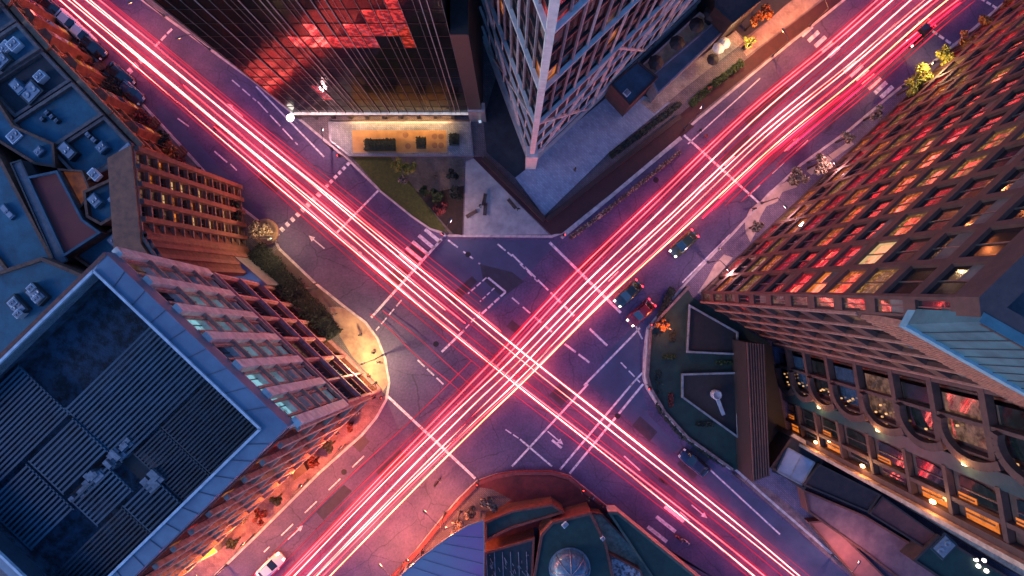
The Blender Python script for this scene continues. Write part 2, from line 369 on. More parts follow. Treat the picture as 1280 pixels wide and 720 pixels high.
# ------------------------------------------------------------------ facades
def to_px(p):
    f = FPX/(CAMH-p[2]) if p[2] < CAMH-1 else 1e3
    return 640+p[0]*f, 360-p[1]*f
def poly_area_in(ps):
    q = [to_px(p) for p in ps]
    cx = sum(a for a,_ in q)/len(q); cy = sum(b for _,b in q)/len(q)
    ar = abs(sum(q[i][0]*q[(i+1)%len(q)][1]-q[(i+1)%len(q)][0]*q[i][1] for i in range(len(q))))/2
    return ar if (-20 < cx < 1300 and -20 < cy < 740) else ar*1e-3
def facade(root, A0, B0, A1, B1, nc, nr, wallm, pane, fx=.12, fy=.18, depth=.3, v0=0, v1=1, bars=(1,0), barm='mull', maxw=100, wname='window', arch=False, pierm=None, pier=0, nrm=None, wall_name='wall'):
    A0,B0,A1,B1 = map(Vector,(A0,B0,A1,B1))
    n = (B0-A0).cross(A1-A0).normalized() if nrm is None else nrm
    if n.dot(-((A0+B0+A1+B1)/4)*Vector((1,1,0))) < 0 and nrm is None: n = -n
    def pt(u, v, d=0): return lerp(lerp(A0,B0,u), lerp(A1,B1,u), lerp(v0,v1,v)) + n*d
    wl = MB(); wins = []
    for i in range(nc):
        for j in range(nr):
            u0,u1,a0,a1 = i/nc,(i+1)/nc,j/nr,(j+1)/nr
            du, dv = (u1-u0)*fx, (a1-a0)*fy
            iu0,iu1,ia0,ia1 = u0+du,u1-du,a0+dv,a1-dv
            if arch:
                k = 8; top = []
                um, ur = (iu0+iu1)/2, (iu1-iu0)/2; sp = a0+(a1-a0)*.45; vr = ia1-sp
                for q in range(k+1):
                    th = math.pi*q/k; top.append((um+ur*math.cos(th), sp+vr*math.sin(th)))
                loop = [(iu0,ia0),(iu1,ia0)]+top
                outer = [(u0,a0),(u1,a0)]+[(u1,sp)]+[(lerp(u1,u0,(q)/(k-2)),a1) for q in range(k-1)]+[(u0,sp)]
                N = len(loop)
                for q in range(N):
                    r_ = (q+1)%N
                    wl.face([pt(*outer[q]),pt(*outer[r_]),pt(*loop[r_]),pt(*loop[q])])
                    wl.face([pt(*loop[q]),pt(*loop[r_]),pt(*loop[r_],-depth),pt(*loop[q],-depth)])
                pp = loop
            else:
                o_ = [(u0,a0),(u1,a0),(u1,a1),(u0,a1)]; pp = [(iu0,ia0),(iu1,ia0),(iu1,ia1),(iu0,ia1)]
                for q in range(4):
                    r_ = (q+1)%4
                    wl.face([pt(*o_[q]),pt(*o_[r_]),pt(*pp[r_]),pt(*pp[q])])
                    wl.face([pt(*pp[q]),pt(*pp[r_]),pt(*pp[r_],-depth),pt(*pp[q],-depth)])
            wins.append((poly_area_in([pt(*c,-depth) for c in pp]), i, j, pp))
    for e in ([(0,0),(1,0)],[(1,0),(1,1)],[(1,1),(0,1)],[(0,1),(0,0)]):
        wl.face([pt(*e[0]),pt(*e[1]),pt(*e[1],-depth-.08),pt(*e[0],-depth-.08)])
    if pier:
        for i in range(nc+1):
            u = i/nc
            wl.bar(pt(u,0,.05), pt(u,1,.05), pier, pier*.8, 1, up=n)
    wl.build(wall_name, [wallm, pierm or wallm], root)
    wins.sort(key=lambda t:-t[0])
    rest = MB(); mats = []
    for idx,(ar,i,j,pp) in enumerate(wins):
        m = pane(i,j)
        if idx < maxw: mb = MB(); ml = [m, M[barm]]; mi = 0; bi = 1
        else:
            mb = rest
            for q in (m, M[barm]):
                if q not in mats: mats.append(q)
            mi = mats.index(m); bi = mats.index(M[barm])
        jit = R.uniform(-.012,.012)
        mb.face([pt(*c,-depth+jit*(1 if q%2 else -1)) for q,c in enumerate(pp)] if not arch else [pt(*c,-depth) for c in pp], mi)
        us = [c[0] for c in pp]; vs = [c[1] for c in pp]
        if not arch and not wname.startswith('lobby') and R.random() < .3 and nc*nr < 330:
            vb = lerp(max(vs), min(vs), R.uniform(.15,.7)); ub = min(us) if R.random()<.6 else (min(us)+max(us))/2
            if idx < maxw: ml.append(M['blind']); bm = 2
            else:
                if M['blind'] not in mats: mats.append(M['blind'])
                bm = mats.index(M['blind'])
            mb.face([pt(ub,vb,-depth+.03),pt(max(us),vb,-depth+.03),pt(max(us),max(vs),-depth+.03),pt(ub,max(vs),-depth+.03)], bm)
        for b in range(bars[0]):
            u = lerp(min(us),max(us),(b+1)/(bars[0]+1)); mb.bar(pt(u,min(vs),-depth+.04), pt(u,max(vs)-(.1/nr if arch else 0),-depth+.04), .09, .08, bi, up=n)
        for b in range(bars[1]):
            v = lerp(min(vs),max(vs),(b+1)/(bars[1]+1)); mb.bar(pt(min(us),v,-depth+.045), pt(max(us),v,-depth+.045), .08, .07, bi, up=n)
        if idx < maxw: mb.build(wname, ml, root)
    if rest.f:
        o = rest.build(wname, mats, root); o['kind'] = 'stuff'
    return pt, n
def inset(poly, d):
    """inset a convex xy polygon by d"""
    n = len(poly); out = []
    cx = sum(p[0] for p in poly)/n; cy = sum(p[1] for p in poly)/n
    ls = []
    for i in range(n):
        a, b = Vector(poly[i][:2]), Vector(poly[(i+1)%n][:2]); nn = Vector((-(b-a).y,(b-a).x)).normalized()
        if nn.dot(Vector((cx,cy))-a) < 0: nn = -nn
        ls.append((a+nn*d, (b-a)))
    for i in range(n):
        (p,r),(q,s) = ls[i-1], ls[i]
        c = r.x*s.y-r.y*s.x
        t = ((q-p).x*s.y-(q-p).y*s.x)/c if abs(c)>1e-6 else 0
        v = p+r*t; out.append((v.x,v.y))
    return out
def choose(ws, seed):
    rr = random.Random(seed); ks = [k for k,_ in ws]; pr = [p for _,p in ws]; cache = {}
    def f(i,j):
        if (i,j) not in cache: cache[(i,j)] = M[rr.choices(ks,pr)[0]]
        return cache[(i,j)]
    return f
def vert(p, z): return Vector((p[0],p[1],z))

# ---------------- dark glass tower, top left
def tower_A():
    H = 62
    root = empty('office_tower', P(480,60), 'dark glass tower with thin pale mullions and red lit windows, over the orange terrace', 'office tower')
    poly = [P(375,148)[:2], P(588,148)[:2], P(588,-160)[:2], P(375,-160)[:2]]
    mb = MB(); mb.prism(inset(poly,.3), 0, H-.6, 0, 1); mb.build('core_wall', [M['dark'], M['darkroof']], root)
    rr = random.Random(3)
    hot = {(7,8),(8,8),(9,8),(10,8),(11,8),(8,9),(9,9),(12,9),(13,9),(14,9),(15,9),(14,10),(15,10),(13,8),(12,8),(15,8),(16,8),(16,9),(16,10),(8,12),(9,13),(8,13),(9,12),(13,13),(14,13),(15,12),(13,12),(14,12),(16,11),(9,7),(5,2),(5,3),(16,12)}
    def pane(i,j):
        return M['g_red'] if (i,j) in hot and rr.random() < .85 else M['a_dark']  # red reflections on this tower are put in as glowing panes
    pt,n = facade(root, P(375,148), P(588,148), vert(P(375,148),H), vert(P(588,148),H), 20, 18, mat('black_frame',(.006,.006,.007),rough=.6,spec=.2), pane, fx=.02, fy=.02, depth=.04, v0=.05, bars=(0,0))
    mb = MB()
    rr = random.Random(5)
    for i in range(0,41):
        if i%2 == 0 or rr.random()<.25:
            t = .065 if rr.random()<.34 else .02
            mb.bar(pt(i/40,0,.08), pt(i/40,1,.08), t, t, 0, up=n)
    mb.build('mullion', mat('bright_mullion', (.3,.27,.27), rough=.5, metal=.2), root)
    mb = MB()
    for i in (0,1):
        a = poly[0] if i==0 else poly[1]
    mb.prism(poly, H-.5, H+.9); mb.build('parapet', M['dark'], root)
    # ground floor band
    mb = MB(); a=P(375,148); b=P(588,148)
    for k in range(11):
        p = lerp(a,b,k/10); mb.box((p.x,p.y+.1),(1,0),(0,1),.25,.25,0,H*.05)
    mb.build('ground_column', M['mull'], root)
    mb = MB(); mb.prism([P(372,150)[:2],P(588,150)[:2],P(588,146)[:2],P(372,146)[:2]], 2.9, 3.25)
    mb.build('canopy_ledge', mat('lit_ledge', (.7,.66,.62), rough=.5, emit=(1,.9,.82), estr=.6), root)  # ledge is no lamp; its brightness is put in as glow
    # west wall strips
    facade(root, P(375,148), P(375,-160), vert(P(375,148),H), vert(P(375,-160),H), 10, 8, M['dark'], lambda i,j: M['g_dark'], fx=.05, fy=.1, depth=.12, maxw=0, nrm=Vector((-1,0,0)))
tower_A()
lamp_ball = MB(); c = P(376,149)
lamp_ball.lathe((c.x-.5,c.y-.6,0),[(.12,0),(.08,2.6),(.1,2.7)],8,0); lamp_ball.lathe((c.x-.5,c.y-.6,2.7),[(.02,0),(.4,.12),(.55,.5),(.4,.9),(.02,1.05)],14,1)
tag(lamp_ball.build('globe_lamp', [M['steel'], M['whitelamp']]), 'glowing white globe lamp at the left end of the dark glass tower ledge', 'globe lamp')

# grey service core between the two towers
mb = MB(); 
def box_px(name, poly, z0, z1, mt, label=None, cat=None, root=None, top=None, base=True):
    w_ = [P(p[0],p[1],0 if base else z1)[:2] for p in poly]
    mb = MB(); mb.prism(w_, z0, z1, 0, 1); o = mb.build(name, [mt, top or mt], root); 
    if label: tag(o, label, cat)
    return o
root = empty('stair_tower', P(592,90), 'narrow dark stair tower with a grey cap, left of the braced tower', 'stair tower')
box_px('wall', [(589,151),(604,151),(604,-60),(589,-60)], 0, 34, M['dark'], root=root)
box_px('cap', [(588,153),(608,153),(608,143),(588,143)], 0, 6.2, M['steel'], root=root, top=M['kerb'])
box_px('vent_box', [(590,140),(602,140),(602,128),(590,128)], 0, 8.5, M['steel'], root=root, top=M['kerb'])
mb = MB(); mb.bar(P(600,152,1), P(600,152,34), .25, .25); mb.build('light_strip', mat('edge_light',(.5,.5,.5),emit=(.8,.9,.9),estr=.6), root)

# ---------------- cross-braced tower
def tower_B():
    H = 66; zb = 25
    root = empty('braced_tower', P(720,80), 'dark tower with pinkish white mullions, corner column and diagonal bracing at its foot', 'tower')
    C = P(663,205); r = P(960,-79); l = P(606,52); l2 = P(575,-40)
    poly = [C[:2], r[:2], P(700,-330)[:2], P(560,-120)[:2], l[:2]]
    poly2 = [C[:2], r[:2], P(720,-300)[:2], l[:2]]
    mb = MB(); mb.prism(inset(poly2,.9), 0, zb, 0, 1); mb.prism(inset(poly2,.35), zb, H-.5, 0, 1); mb.build('core_wall', [M['dark'], M['darkroof']], root)
    ch = choose([('m_dark',10),('g_red',.4),('g_brown',.3),('g_orange',.2)], 11)
    for (a,b,nc,sd) in ((C,r,26,1),(C,l,10,2)):
        pt,n = facade(root, vert(a,0), vert(b,0), vert(a,H), vert(b,H), nc, 10, M['dark'], ch, fx=.05, fy=.05, depth=.15, v0=zb/H, bars=(0,0), maxw=60)
        mb = MB()
        for i in range(nc+1):
            mb.bar(pt(i/nc,0,.12), pt(i/nc,1,.12), .11 if i%2 else .17, .2, 0 if i%3==0 else 1, up=n)
        for v in (0,.32,.66,1):
            mb.bar(pt(0,v,.2), pt(1,v,.2), .42, .42, 0, up=n)
        # big diagonals
        for (u0,v0_,u1,v1_) in ():
            if sd==1: pass
            mb.bar(pt(u0,v0_,.34), pt(u1,v1_,.34), .2, .2, 0, up=n)
        mb.build('mullion_grid', [M['pale'], mat('fin_metal',(.30,.27,.28),col2=(.18,.16,.17),rough=.5)], root)
        # lattice base
        mb = MB()
        def q(u,z,d=.1): return vert(lerp(a,b,u), z)+n*d
        nb = 4 if sd==1 else 1
        for i in range(nb):
            u0,u1 = i/nb,(i+1)/nb; um=(u0+u1)/2
            mb.bar(q(u0,.1),q(um,zb/2),.26,.3,0,up=n); mb.bar(q(um,zb/2),q(u1,.1),.26,.3,0,up=n)
            mb.bar(q(u0,zb),q(um,zb/2),.26,.3,0,up=n); mb.bar(q(um,zb/2),q(u1,zb),.26,.3,0,up=n)
            mb.bar(q(u0,.1,.12),q(u0,zb,.12),.26,.3,0,up=n)
        for z in (.4,2.2,6,12.5,18.5,zb-.1):
            mb.bar(q(0,z,.16),q(1,z,.16),.3,.3,0,up=n)
        for i in range(nb*7):
            mb.bar(q(i/nb/7,6,.02),q(i/nb/7,zb,.02),.14,.14,0,up=n)
        mb.build('bracing', M['pale'], root)
        facade(root, vert(a,0), vert(b,0), vert(a,zb), vert(b,zb), nb*3, 4, M['dark'], choose([('g_dark',8),('g_brown',2),('g_blue',2)],sd), fx=.05, fy=.07, depth=.1, maxw=40, wname='lobby_window') if False else None
    mb = MB(); mb.bar(vert(C,0),vert(C,H),.62,.62); 
    mb.bar(vert(C,0)+Vector((0,-.1,0)),vert(C,9),1.5,1.5); mb.build('corner_column', M['pale'], root)
    mb = MB(); mb.prism(poly2, H-.4, H+.8); mb.build('parapet', M['pale'], root)
tower_B()

# ---------------- brown granite tower, right
dS = Vector((1,-.56,0)).normalized()     # south-west faces run along here (world coords)
def tower_R1():
    H = 60.5
    a = P(872,365); b = P(1330,-72); c = P(873,377)
    root = empty('granite_tower', P(1100,250), 'tall brown granite tower with a window grid reflecting red and orange lights', 'office tower')
    far = b + dS*70; far2 = c + dS*70
    poly = [a[:2], b[:2], far[:2], far2[:2], c[:2]]
    mb = MB(); mb.prism(inset(poly,.55), 0, H-1, 0, 1); mb.build('core_wall', [M['brown'], M['darkroof']], root)
    rr = random.Random(21); cache = {}
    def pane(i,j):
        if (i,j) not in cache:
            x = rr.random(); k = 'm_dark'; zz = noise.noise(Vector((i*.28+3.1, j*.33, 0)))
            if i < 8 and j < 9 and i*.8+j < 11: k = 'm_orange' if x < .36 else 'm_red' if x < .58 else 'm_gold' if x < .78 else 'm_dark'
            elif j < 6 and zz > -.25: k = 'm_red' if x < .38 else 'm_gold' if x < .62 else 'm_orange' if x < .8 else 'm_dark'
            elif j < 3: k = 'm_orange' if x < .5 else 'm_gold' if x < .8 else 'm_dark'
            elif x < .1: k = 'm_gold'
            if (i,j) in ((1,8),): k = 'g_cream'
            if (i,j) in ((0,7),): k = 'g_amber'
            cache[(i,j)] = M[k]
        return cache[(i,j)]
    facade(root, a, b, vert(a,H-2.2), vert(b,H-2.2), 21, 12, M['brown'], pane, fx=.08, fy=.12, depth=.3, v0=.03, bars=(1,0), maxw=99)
    ch = choose([('g_dark',6),('g_brown',3),('g_orange',.5)], 5)
    facade(root, a, c, vert(a,H-2.2), vert(c,H-2.2), 1, 11, M['brown'], ch, fx=.14, fy=.14, depth=.25, v0=.03, bars=(1,0))
    sb = c + dS*13.0; ns = Vector((dS.y,-dS.x,0)); 
    ns = ns if ns.dot(-c) > 0 else -ns
    ch2 = choose([('m_dark',9),('g_brown',2),('g_red',.5)], 9); sf = c + dS*34
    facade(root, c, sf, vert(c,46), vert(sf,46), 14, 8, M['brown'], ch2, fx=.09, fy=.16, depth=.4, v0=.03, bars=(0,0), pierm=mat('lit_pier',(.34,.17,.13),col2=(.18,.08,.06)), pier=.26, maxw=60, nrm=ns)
    mb = MB()
    for k in range(64):
        p = lerp(c,sf,(k+.5)/64); mb.bar(vert(p,46.4)+ns*.05, vert(p,52.6)+ns*.5, .18, .5, 0, up=ns)
    mb.build('cornice_louvre', mat('louvre_warm',(.42,.18,.12),col2=(.2,.08,.06),scale=2), root)
    mb = MB(); mb.face([vert(c,46),vert(sf,46),vert(sf,54),vert(c,54)])
    mb.build('recess_wall', M['dark'], root)
    mb = MB(); a2 = c - dS*.3
    mb.hexa([vert(a2,53)+ns*.9,vert(far2,53)+ns*.9,vert(far2,53)-ns*.4,vert(a2,53)-ns*.4,vert(a2,53.9)+ns*.9,vert(far2,53.9)+ns*.9,vert(far2,53.9)-ns*.4,vert(a2,53.9)-ns*.4],0)
    mb.hexa([vert(a2,53.92)+ns*.7,vert(far2,53.92)+ns*.7,vert(far2,53.92)-ns*.5,vert(a2,53.92)-ns*.5,vert(a2,H+.05)+ns*.12,vert(far2,H+.05)+ns*.12,vert(far2,H+.05)-ns*.5,vert(a2,H+.05)-ns*.5],1)
    for k in range(1,60):
        p = a2 + dS*k*1.1; mb.bar(vert(p,53.95)+ns*.73, vert(p,H+.08)+ns*.16, .05,.05,2,up=ns)
    mb.build('mansard', [mat('eave_edge',(.18,.34,.4),col2=(.1,.22,.28)), M['teal'], M['darkroof']], root)
    mb = MB(); p0 = [(p[0],p[1]) for p in poly]; pi = inset(poly,1.4); po = inset(poly,-.15)
    n = len(poly)
    for i in range(n):
        j=(i+1)%n
        mb.hexa([(*po[i],H-2.2),(*po[j],H-2.2),(*pi[j],H-2.2),(*pi[i],H-2.2),(*po[i],H),(*po[j],H),(*pi[j],H),(*pi[i],H)])
    mb.build('parapet', M['brown'], root)
    mb = MB(); mb.face([(*p,H-1.5) for p in inset(poly,1.35)]); mb.build('roof', mat('speckled_roof', (.12,.22,.32), col2=(.03,.08,.13), scale=1.6, rough=.8, bump=.5), root)
tower_R1()
def tower_R2():
    H = 54
    a = P(873.6,378.2); b = P(965,429); c = P(985,545)
    root = empty('granite_wing', P(960,480), 'lower brown wing with rows of arched windows and orange lit openings', 'office building')
    e1 = c + dS*60; e2 = b + dS*60
    poly = [b[:2], c[:2], e1[:2], e2[:2]]
    mb = MB()
    pin = [tuple(Vector(p)) for p in inset(poly,.7)]
    mb.prism(pin, 0, H-1, 0, 1); mb.build('core_wall', [M['brown'], M['teal']], root)
    # arched face
    e = (c-b).normalized(); nf = Vector((e.y,-e.x,0))
    if nf.dot(-b) < 0: nf = -nf
    def q(u,z,d=0): return vert(lerp(b,c,u), z)+nf*d
    zs = [0,5,10.8,17,24,31.2,37.6,44.6,52]
    rr = random.Random(2)
    wl = MB()
    for i in range(len(zs)-1):
        z0,z1 = zs[i],zs[i+1]; H_=z1-z0
        # glazing of upper bays + small lower openings
        def win(u0,u1,za,zb_,m,arch=None,d=-.5,name='window'):
            mb = MB()
            if arch:
                pts = [q(u0,za,d)]
                um=(u0+u1)/2; k=9
                pts = [q(u0 if arch=='up' else u0,za,d), q(u1,za,d)] + [q(um+(u1-u0)/2*math.cos(math.pi*t/k), za+(zb_-za)*(.35+.65*math.sin(math.pi*t/k)), d) for t in range(k+1)]
                mb.face(pts)
            else: mb.face([q(u0,za,d),q(u1,za,d),q(u1,zb_,d),q(u0,zb_,d)])
            mb.bar(q((u0+u1)/2,za,d+.05),q((u0+u1)/2,za+(zb_-za)*.9,d+.05),.1,.1,1,up=nf)
            return mb.build(name,[m,M['mull']],root)
        win(.10,.40,z0+H_*.12,z0+H_*.9, rr.choice([M['g_dark'],M['g_brown'],M['g_dark'],M['g_blue']]))
        win(.645,.80,z0+H_*.15,z0+H_*.95, M['g_dark'], 'up')
        win(.835,.925,z0+H_*.18,z0+H_*.78, rr.choice([M['g_amber'],M['g_amber'],M['g_dark']]))
        if rr.random()<.7: win(.76,.80,z0+H_*.1,z0+H_*.45, M['g_amber'], d=-.45)
        # floor beam
        wl.hexa([q(0,z1-.45,-.6),q(.43,z1-.45,-.6),q(.43,z1-.45,.1),q(0,z1-.45,.1),q(0,z1+.35,-.6),q(.43,z1+.35,-.6),q(.43,z1+.35,.1),q(0,z1+.35,.1)])
        wl.hexa([q(.6,z1-.5,-.6),q(1,z1-.5,-.6),q(1,z1-.5,.0),q(.6,z1-.5,.0),q(.6,z1+.1,-.6),q(1,z1+.1,-.6),q(1,z1+.1,.0),q(.6,z1+.1,.0)])
        # hoop arch projecting
        hp = MB(); k=14
        for s_ in range(k):
            t0,t1 = -.15+s_/k*1.35, -.15+(s_+1)/k*1.35
            def hpnt(t): return q(.30+.19*math.sin(min(t,1.2)*math.pi*.62), z0+H_*(.95-.78*math.cos(min(t,1.2)*math.pi*.5)*1.0), .25)
            hp.bar(hpnt(t0),hpnt(t1),.75,.6,0,up=nf)
        hp.build('arch', M['brown'], root)
        # glowing small lights in the bay
        lm = MB()
        for s_ in range(rr.randint(3,8)):
            u=rr.uniform(.28,.46); z=rr.uniform(z0+.3,z1-.8); lm.hexa([q(u,z,-.35),q(u+.012,z,-.35),q(u+.012,z,-.2),q(u,z,-.2),q(u,z+.25,-.35),q(u+.012,z+.25,-.35),q(u+.012,z+.25,-.2),q(u,z+.25,-.2)])
        lo_ = lm.build('ceiling_light', mat('small_warm_light',(.5,.3,.1),emit=(1,.5,.2),estr=1.2), root); lo_['kind'] = 'stuff'
        for (u0,u1) in ((-.005,.03),(.225,.25),(.43,.445)):
            wl.hexa([q(u0,z0,-.6),q(u1,z0,-.6),q(u1,z0,.05),q(u0,z0,.05),q(u0,z1,-.6),q(u1,z1,-.6),q(u1,z1,.05),q(u0,z1,.05)])
        wl.hexa([q(.80,z0,-.6),q(.832,z0,-.6),q(.832,z0,-.05),q(.80,z0,-.05),q(.80,z1-.5,-.6),q(.832,z1-.5,-.6),q(.832,z1-.5,-.05),q(.80,z1-.5,-.05)])
        wl.hexa([q(.93,z0,-.6),q(.985,z0,-.6),q(.985,z0,.1),q(.93,z0,.1),q(.93,z1,-.6),q(.985,z1,-.6),q(.985,z1,.1),q(.93,z1,.1)])
    wl.build('wall', M['brown'], root)
    for (u,z) in ((.52,13),(.52,27),(.52,41),(.90,10),(.90,22),(.90,35)):
        mb = MB(); mb.bar(q(u,z-.3,.15),q(u,z+.3,.15),.3,.25,0,up=nf); wlp = mb.build('wall_lamp', M['warm'], root)
        l = bpy.data.lights.new('lamp_light','POINT'); l.energy = 420; l.color = (1,.42,.14); l.shadow_soft_size = .3
        lo2 = bpy.data.objects.new('lamp_light', l); COL.objects.link(lo2); lo2.location = q(u,z,.7); lo2.parent = wlp
    bl = MB(); bl.hexa([q(.5,0,-.6),q(.61,0,-.6),q(.61,0,-.1),q(.5,0,-.1),q(.5,52,-.6),q(.61,52,-.6),q(.61,52,-.1),q(.5,52,-.1)])
    bl.build('glazed_strip', mat('teal_panel',(.02,.05,.055),rough=.3), root)
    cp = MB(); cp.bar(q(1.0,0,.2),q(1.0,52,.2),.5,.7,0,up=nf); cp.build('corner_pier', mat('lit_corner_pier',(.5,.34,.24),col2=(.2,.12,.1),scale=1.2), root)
    # teal sloping eaves roof
    mb = MB(); po = inset(poly,-.6); pi = inset(poly,3.2); n_=len(poly)
    mb.loft([(*p,52.2) for p in po],[(*p,H-.4) for p in po],0,0)
    mb.loft([(*p,H-.4) for p in inset(poly,-.3)],[(*p,H+1.6) for p in pi],1,1)
    mb.build('roof', [mat('eave_edge',(.25,.5,.6),col2=(.15,.3,.4)), M['teal']], root)
tower_R2()
# ------------------------------------------------------------------ louvred-roof office block, bottom left
def block_L():
    H = 41
    root = empty('office_block', P(200,500), 'office block with pale blue coping around a dark louvred roof', 'office building')
    N,E,S_,W = P(130,315,H),P(360,533,H),P(90,796,H),P(-140,578,H)
    n,e,s,w_ = P(345,362),P(474,489),P(250,700),P(100,560)
    cen = (N+E+S_+W)/4
    def ins(p, d, z=None):
        v = Vector((cen.x-p.x, cen.y-p.y,0)).normalized()*d*1.41; q = p+v
        return q
    bot = [n,e,s,w_]; top = [N,E,S_,W]
    bi = [vert(p,0) for p in inset([tuple(p[:2]) for p in bot], .75)]; ti = [vert(p,H-3.5) for p in inset([tuple(p[:2]) for p in top], .75)]
    mb = MB(); mb.loft(bi, ti, 0, 0); mb.build('core_wall', M['brick'], root)
    salmon = mat('salmon_pier', (.50,.29,.22), col2=(.2,.09,.07), rough=.7, scale=1.4)
    rr = random.Random(4)
    def up(i,j):
        return M[['g_cyan','g_brown','m_dark','g_cyan','g_brown','g_blue','g_cyan'][rr.randrange(7)]]
    pt,nn = facade(root, n,e, N,E, 6, 4, M['palewall'], up, fx=.06, fy=.13, depth=.5, v0=.53, v1=.96, bars=(2,0), pierm=salmon, pier=.0)
    mb = MB()
    for i in range(7): mb.bar(pt(i/6,0,.25), pt(i/6,1,.25), .95, .6, 0, up=nn)
    mb.build('pier', M['palewall'], root)
    mb = MB()
    for v in (.0,.25,.5,.75): mb.bar(pt(0,v,.35), pt(1,v,.35), .35, .35, 0, up=nn)
    for i in range(12):
        mb.bar(pt((i+.5)/12,0,.1), pt((i+.5)/12,1,.1), .22,.3,0,up=nn)
    mb.build('spandrel', salmon, root)
    lo = choose([('g_blue',7),('g_dark',4),('g_orange',1.2),('g_brown',1.5)], 14)
    pt,nn = facade(root, n,e, N,E, 6, 3, M['brick'], lo, fx=.05, fy=.1, depth=.5, v0=.0, v1=.50, bars=(3,1), wall_name='podium_wall')
    mb = MB()
    for v in (0.02,.33,.66,1.0): mb.bar(pt(0,v,.3), pt(1,v,.3), .42, .5, 0, up=nn)
    for i in range(7): mb.bar(pt(i/6,0,.15), pt(i/6,1,.15), .3, .5, 0, up=nn)
    mb.build('podium_band', mat('pink_lit_band',(.62,.28,.27),col2=(.3,.12,.12)), root)
    # SE face
    se = choose([('g_orange',3),('g_dark',4),('g_brown',3),('g_cream',1.2),('g_red',1)], 8)
    pt,nn = facade(root, e,s, E,S_, 12, 5, M['brick'], se, fx=.1, fy=.14, depth=.4, v0=0, v1=.96, bars=(1,0), maxw=60)
    mb = MB()
    for i in range(13): mb.bar(pt(i/12,.2,.3), pt(i/12,1,.5), .45, .5, 0, up=nn)
    mb.build('pier', salmon, root)
    mb = MB()
    for v in (.2,.42,.62,.82): mb.bar(pt(0,v,.35), pt(1,v,.35), .4, .5, 0, up=nn)
    mb.build('spandrel', mat('cream_spandrel',(.6,.42,.3),col2=(.32,.16,.1)), root)
    facade(root, n,w_, N,W, 8, 6, M['brick'], choose([('g_dark',1)],1), fx=.12, fy=.15, depth=.3, maxw=0, nrm=((w_-n).cross(N-n)).normalized()*(1 if ((w_-n).cross(N-n)).dot(n-(n+e+s+w_)/4)>0 else -1))
    # coping: outer quad, inner quad
    eN = (E-N).normalized(); sE = (S_-E).normalized()
    No,Eo,So,Wo = [Vector(p) for p in (N,E,S_,W)]
    def off(p, a, b): return p + sE*a + (-eN)*b   # a: inwards from NE face, b: inwards from SE face
    wi, wnw, wse = 1.75, .6, 1.5
    Ni = N + sE*wi + eN*wnw; Ei = E + sE*wi - eN*wse; Si = S_ - eN*wse - sE*1; Wi = W + eN*wnw - sE*1
    mb = MB()
    o4 = [No,Eo,So,Wo]; i4 = [Ni,Ei,Si,Wi]
    for k in range(4):
        j=(k+1)%4; z1 = H; zi = H+.25 if k!=3 else H+.15
        a,b,c,d_ = o4[k],o4[j],i4[j],i4[k]
        mb.hexa([vert(a,H-1.8),vert(b,H-1.8),vert(c,H-1.8),vert(d_,H-1.8),vert(a,H-.05),vert(b,H-.05),vert(c,H+.0),vert(d_,H+.0)],0 if k!=3 else 1)
    for (pa,pb,qa,qb,nj) in ((No,Eo,Ni,Ei,9),(Eo,So,Ei,Si,12)):
        for t in range(1,nj):
            p_=lerp(pa,pb,t/nj); q_=lerp(qa,qb,t/nj); mb.bar(vert(p_,H-.03),vert(q_,H+.03),.05,.05,2)
    mb.build('coping', [M['coping'], M['copingedge'], M['mull']], root)
    mb = MB()
    for k in range(4):
        j=(k+1)%4; mb.bar(vert(i4[k],H+.1),vert(i4[j],H+.1),.22,.3)
    for k in (0,1,2):
        j=(k+1)%4
        d = (cen-(i4[k]+i4[j])/2); d.z=0; d.normalize()
    mb.build('inner_rail', M['copingedge'], root)
    mb = MB()
    i5 = [p + (Vector((cen.x-p.x,cen.y-p.y,0)).normalized()*.35) for p in i4]
    for k in range(4):
        j=(k+1)%4; mb.face([vert(i4[k],H),vert(i4[j],H),vert(i4[j],H-3.4),vert(i4[k],H-3.4)])
    mb.face([vert(p,H-3.4) for p in i4]); mb.build('roof_deck', mat('roof_gravel',(.018,.045,.075),col2=(.003,.008,.014),scale=1.1,rough=.9,bump=.8,thr=(.4,.6)), root)
    # louvres and plant in local frame: U along sE? V along eN
    def Q(u,v,z): # u along N->E (0..1), v along E->S (0..1) within inner quad
        return vert(lerp(lerp(Ni,Ei,u), lerp(Wi,Si,u), v), z)
    LU = (Ei-Ni).length; LV = (Wi-Ni).length
    blue1 = mat('louvre_blue',(.022,.075,.11),col2=(.006,.02,.035),rough=.5,scale=.22)
    def bank(name, u0,u1,v0,v1,z,pitch,m,th=.10,lab=None,dirv=True):
        mb = MB(); k = int((u1-u0)*LU/pitch)
        for i in range(k):
            u = u0+(i+.5)/k*(u1-u0)
            zz = z+R.uniform(-.03,.03)
            mb.bar(Q(u,v0,zz),Q(u,v1,zz),pitch*.48,.12)
        mb.bar(Q(u0,v0,z-.1),Q(u1,v0,z-.1),.12,.2); mb.bar(Q(u0,v1,z-.1),Q(u1,v1,z-.1),.12,.2)
        return mb.build(name, m, root)
    V = lambda px,py,z: None
    # map helper: from photo pixel at height z to (u,v)
    def uv(px,py,z):
        p = P(px,py,z); d = p-Vector((Ni.x,Ni.y,z)); 
        a = (Ei-Ni)/LU; b = (Wi-Ni)/LV
        det = a.x*b.y-a.y*b.x
        return ((d.x*b.y-d.y*b.x)/det/LU, (a.x*d.y-a.y*d.x)/det/LV)
    z = H-2.2
    def bank_px(p0,p1,z,pitch,m):
        u0,v0 = uv(*p0,z); u1,v1 = uv(*p1,z); 
        return bank('louvre_panel',min(u0,u1),max(u0,u1),min(v0,v1),max(v0,v1),z,pitch,m)
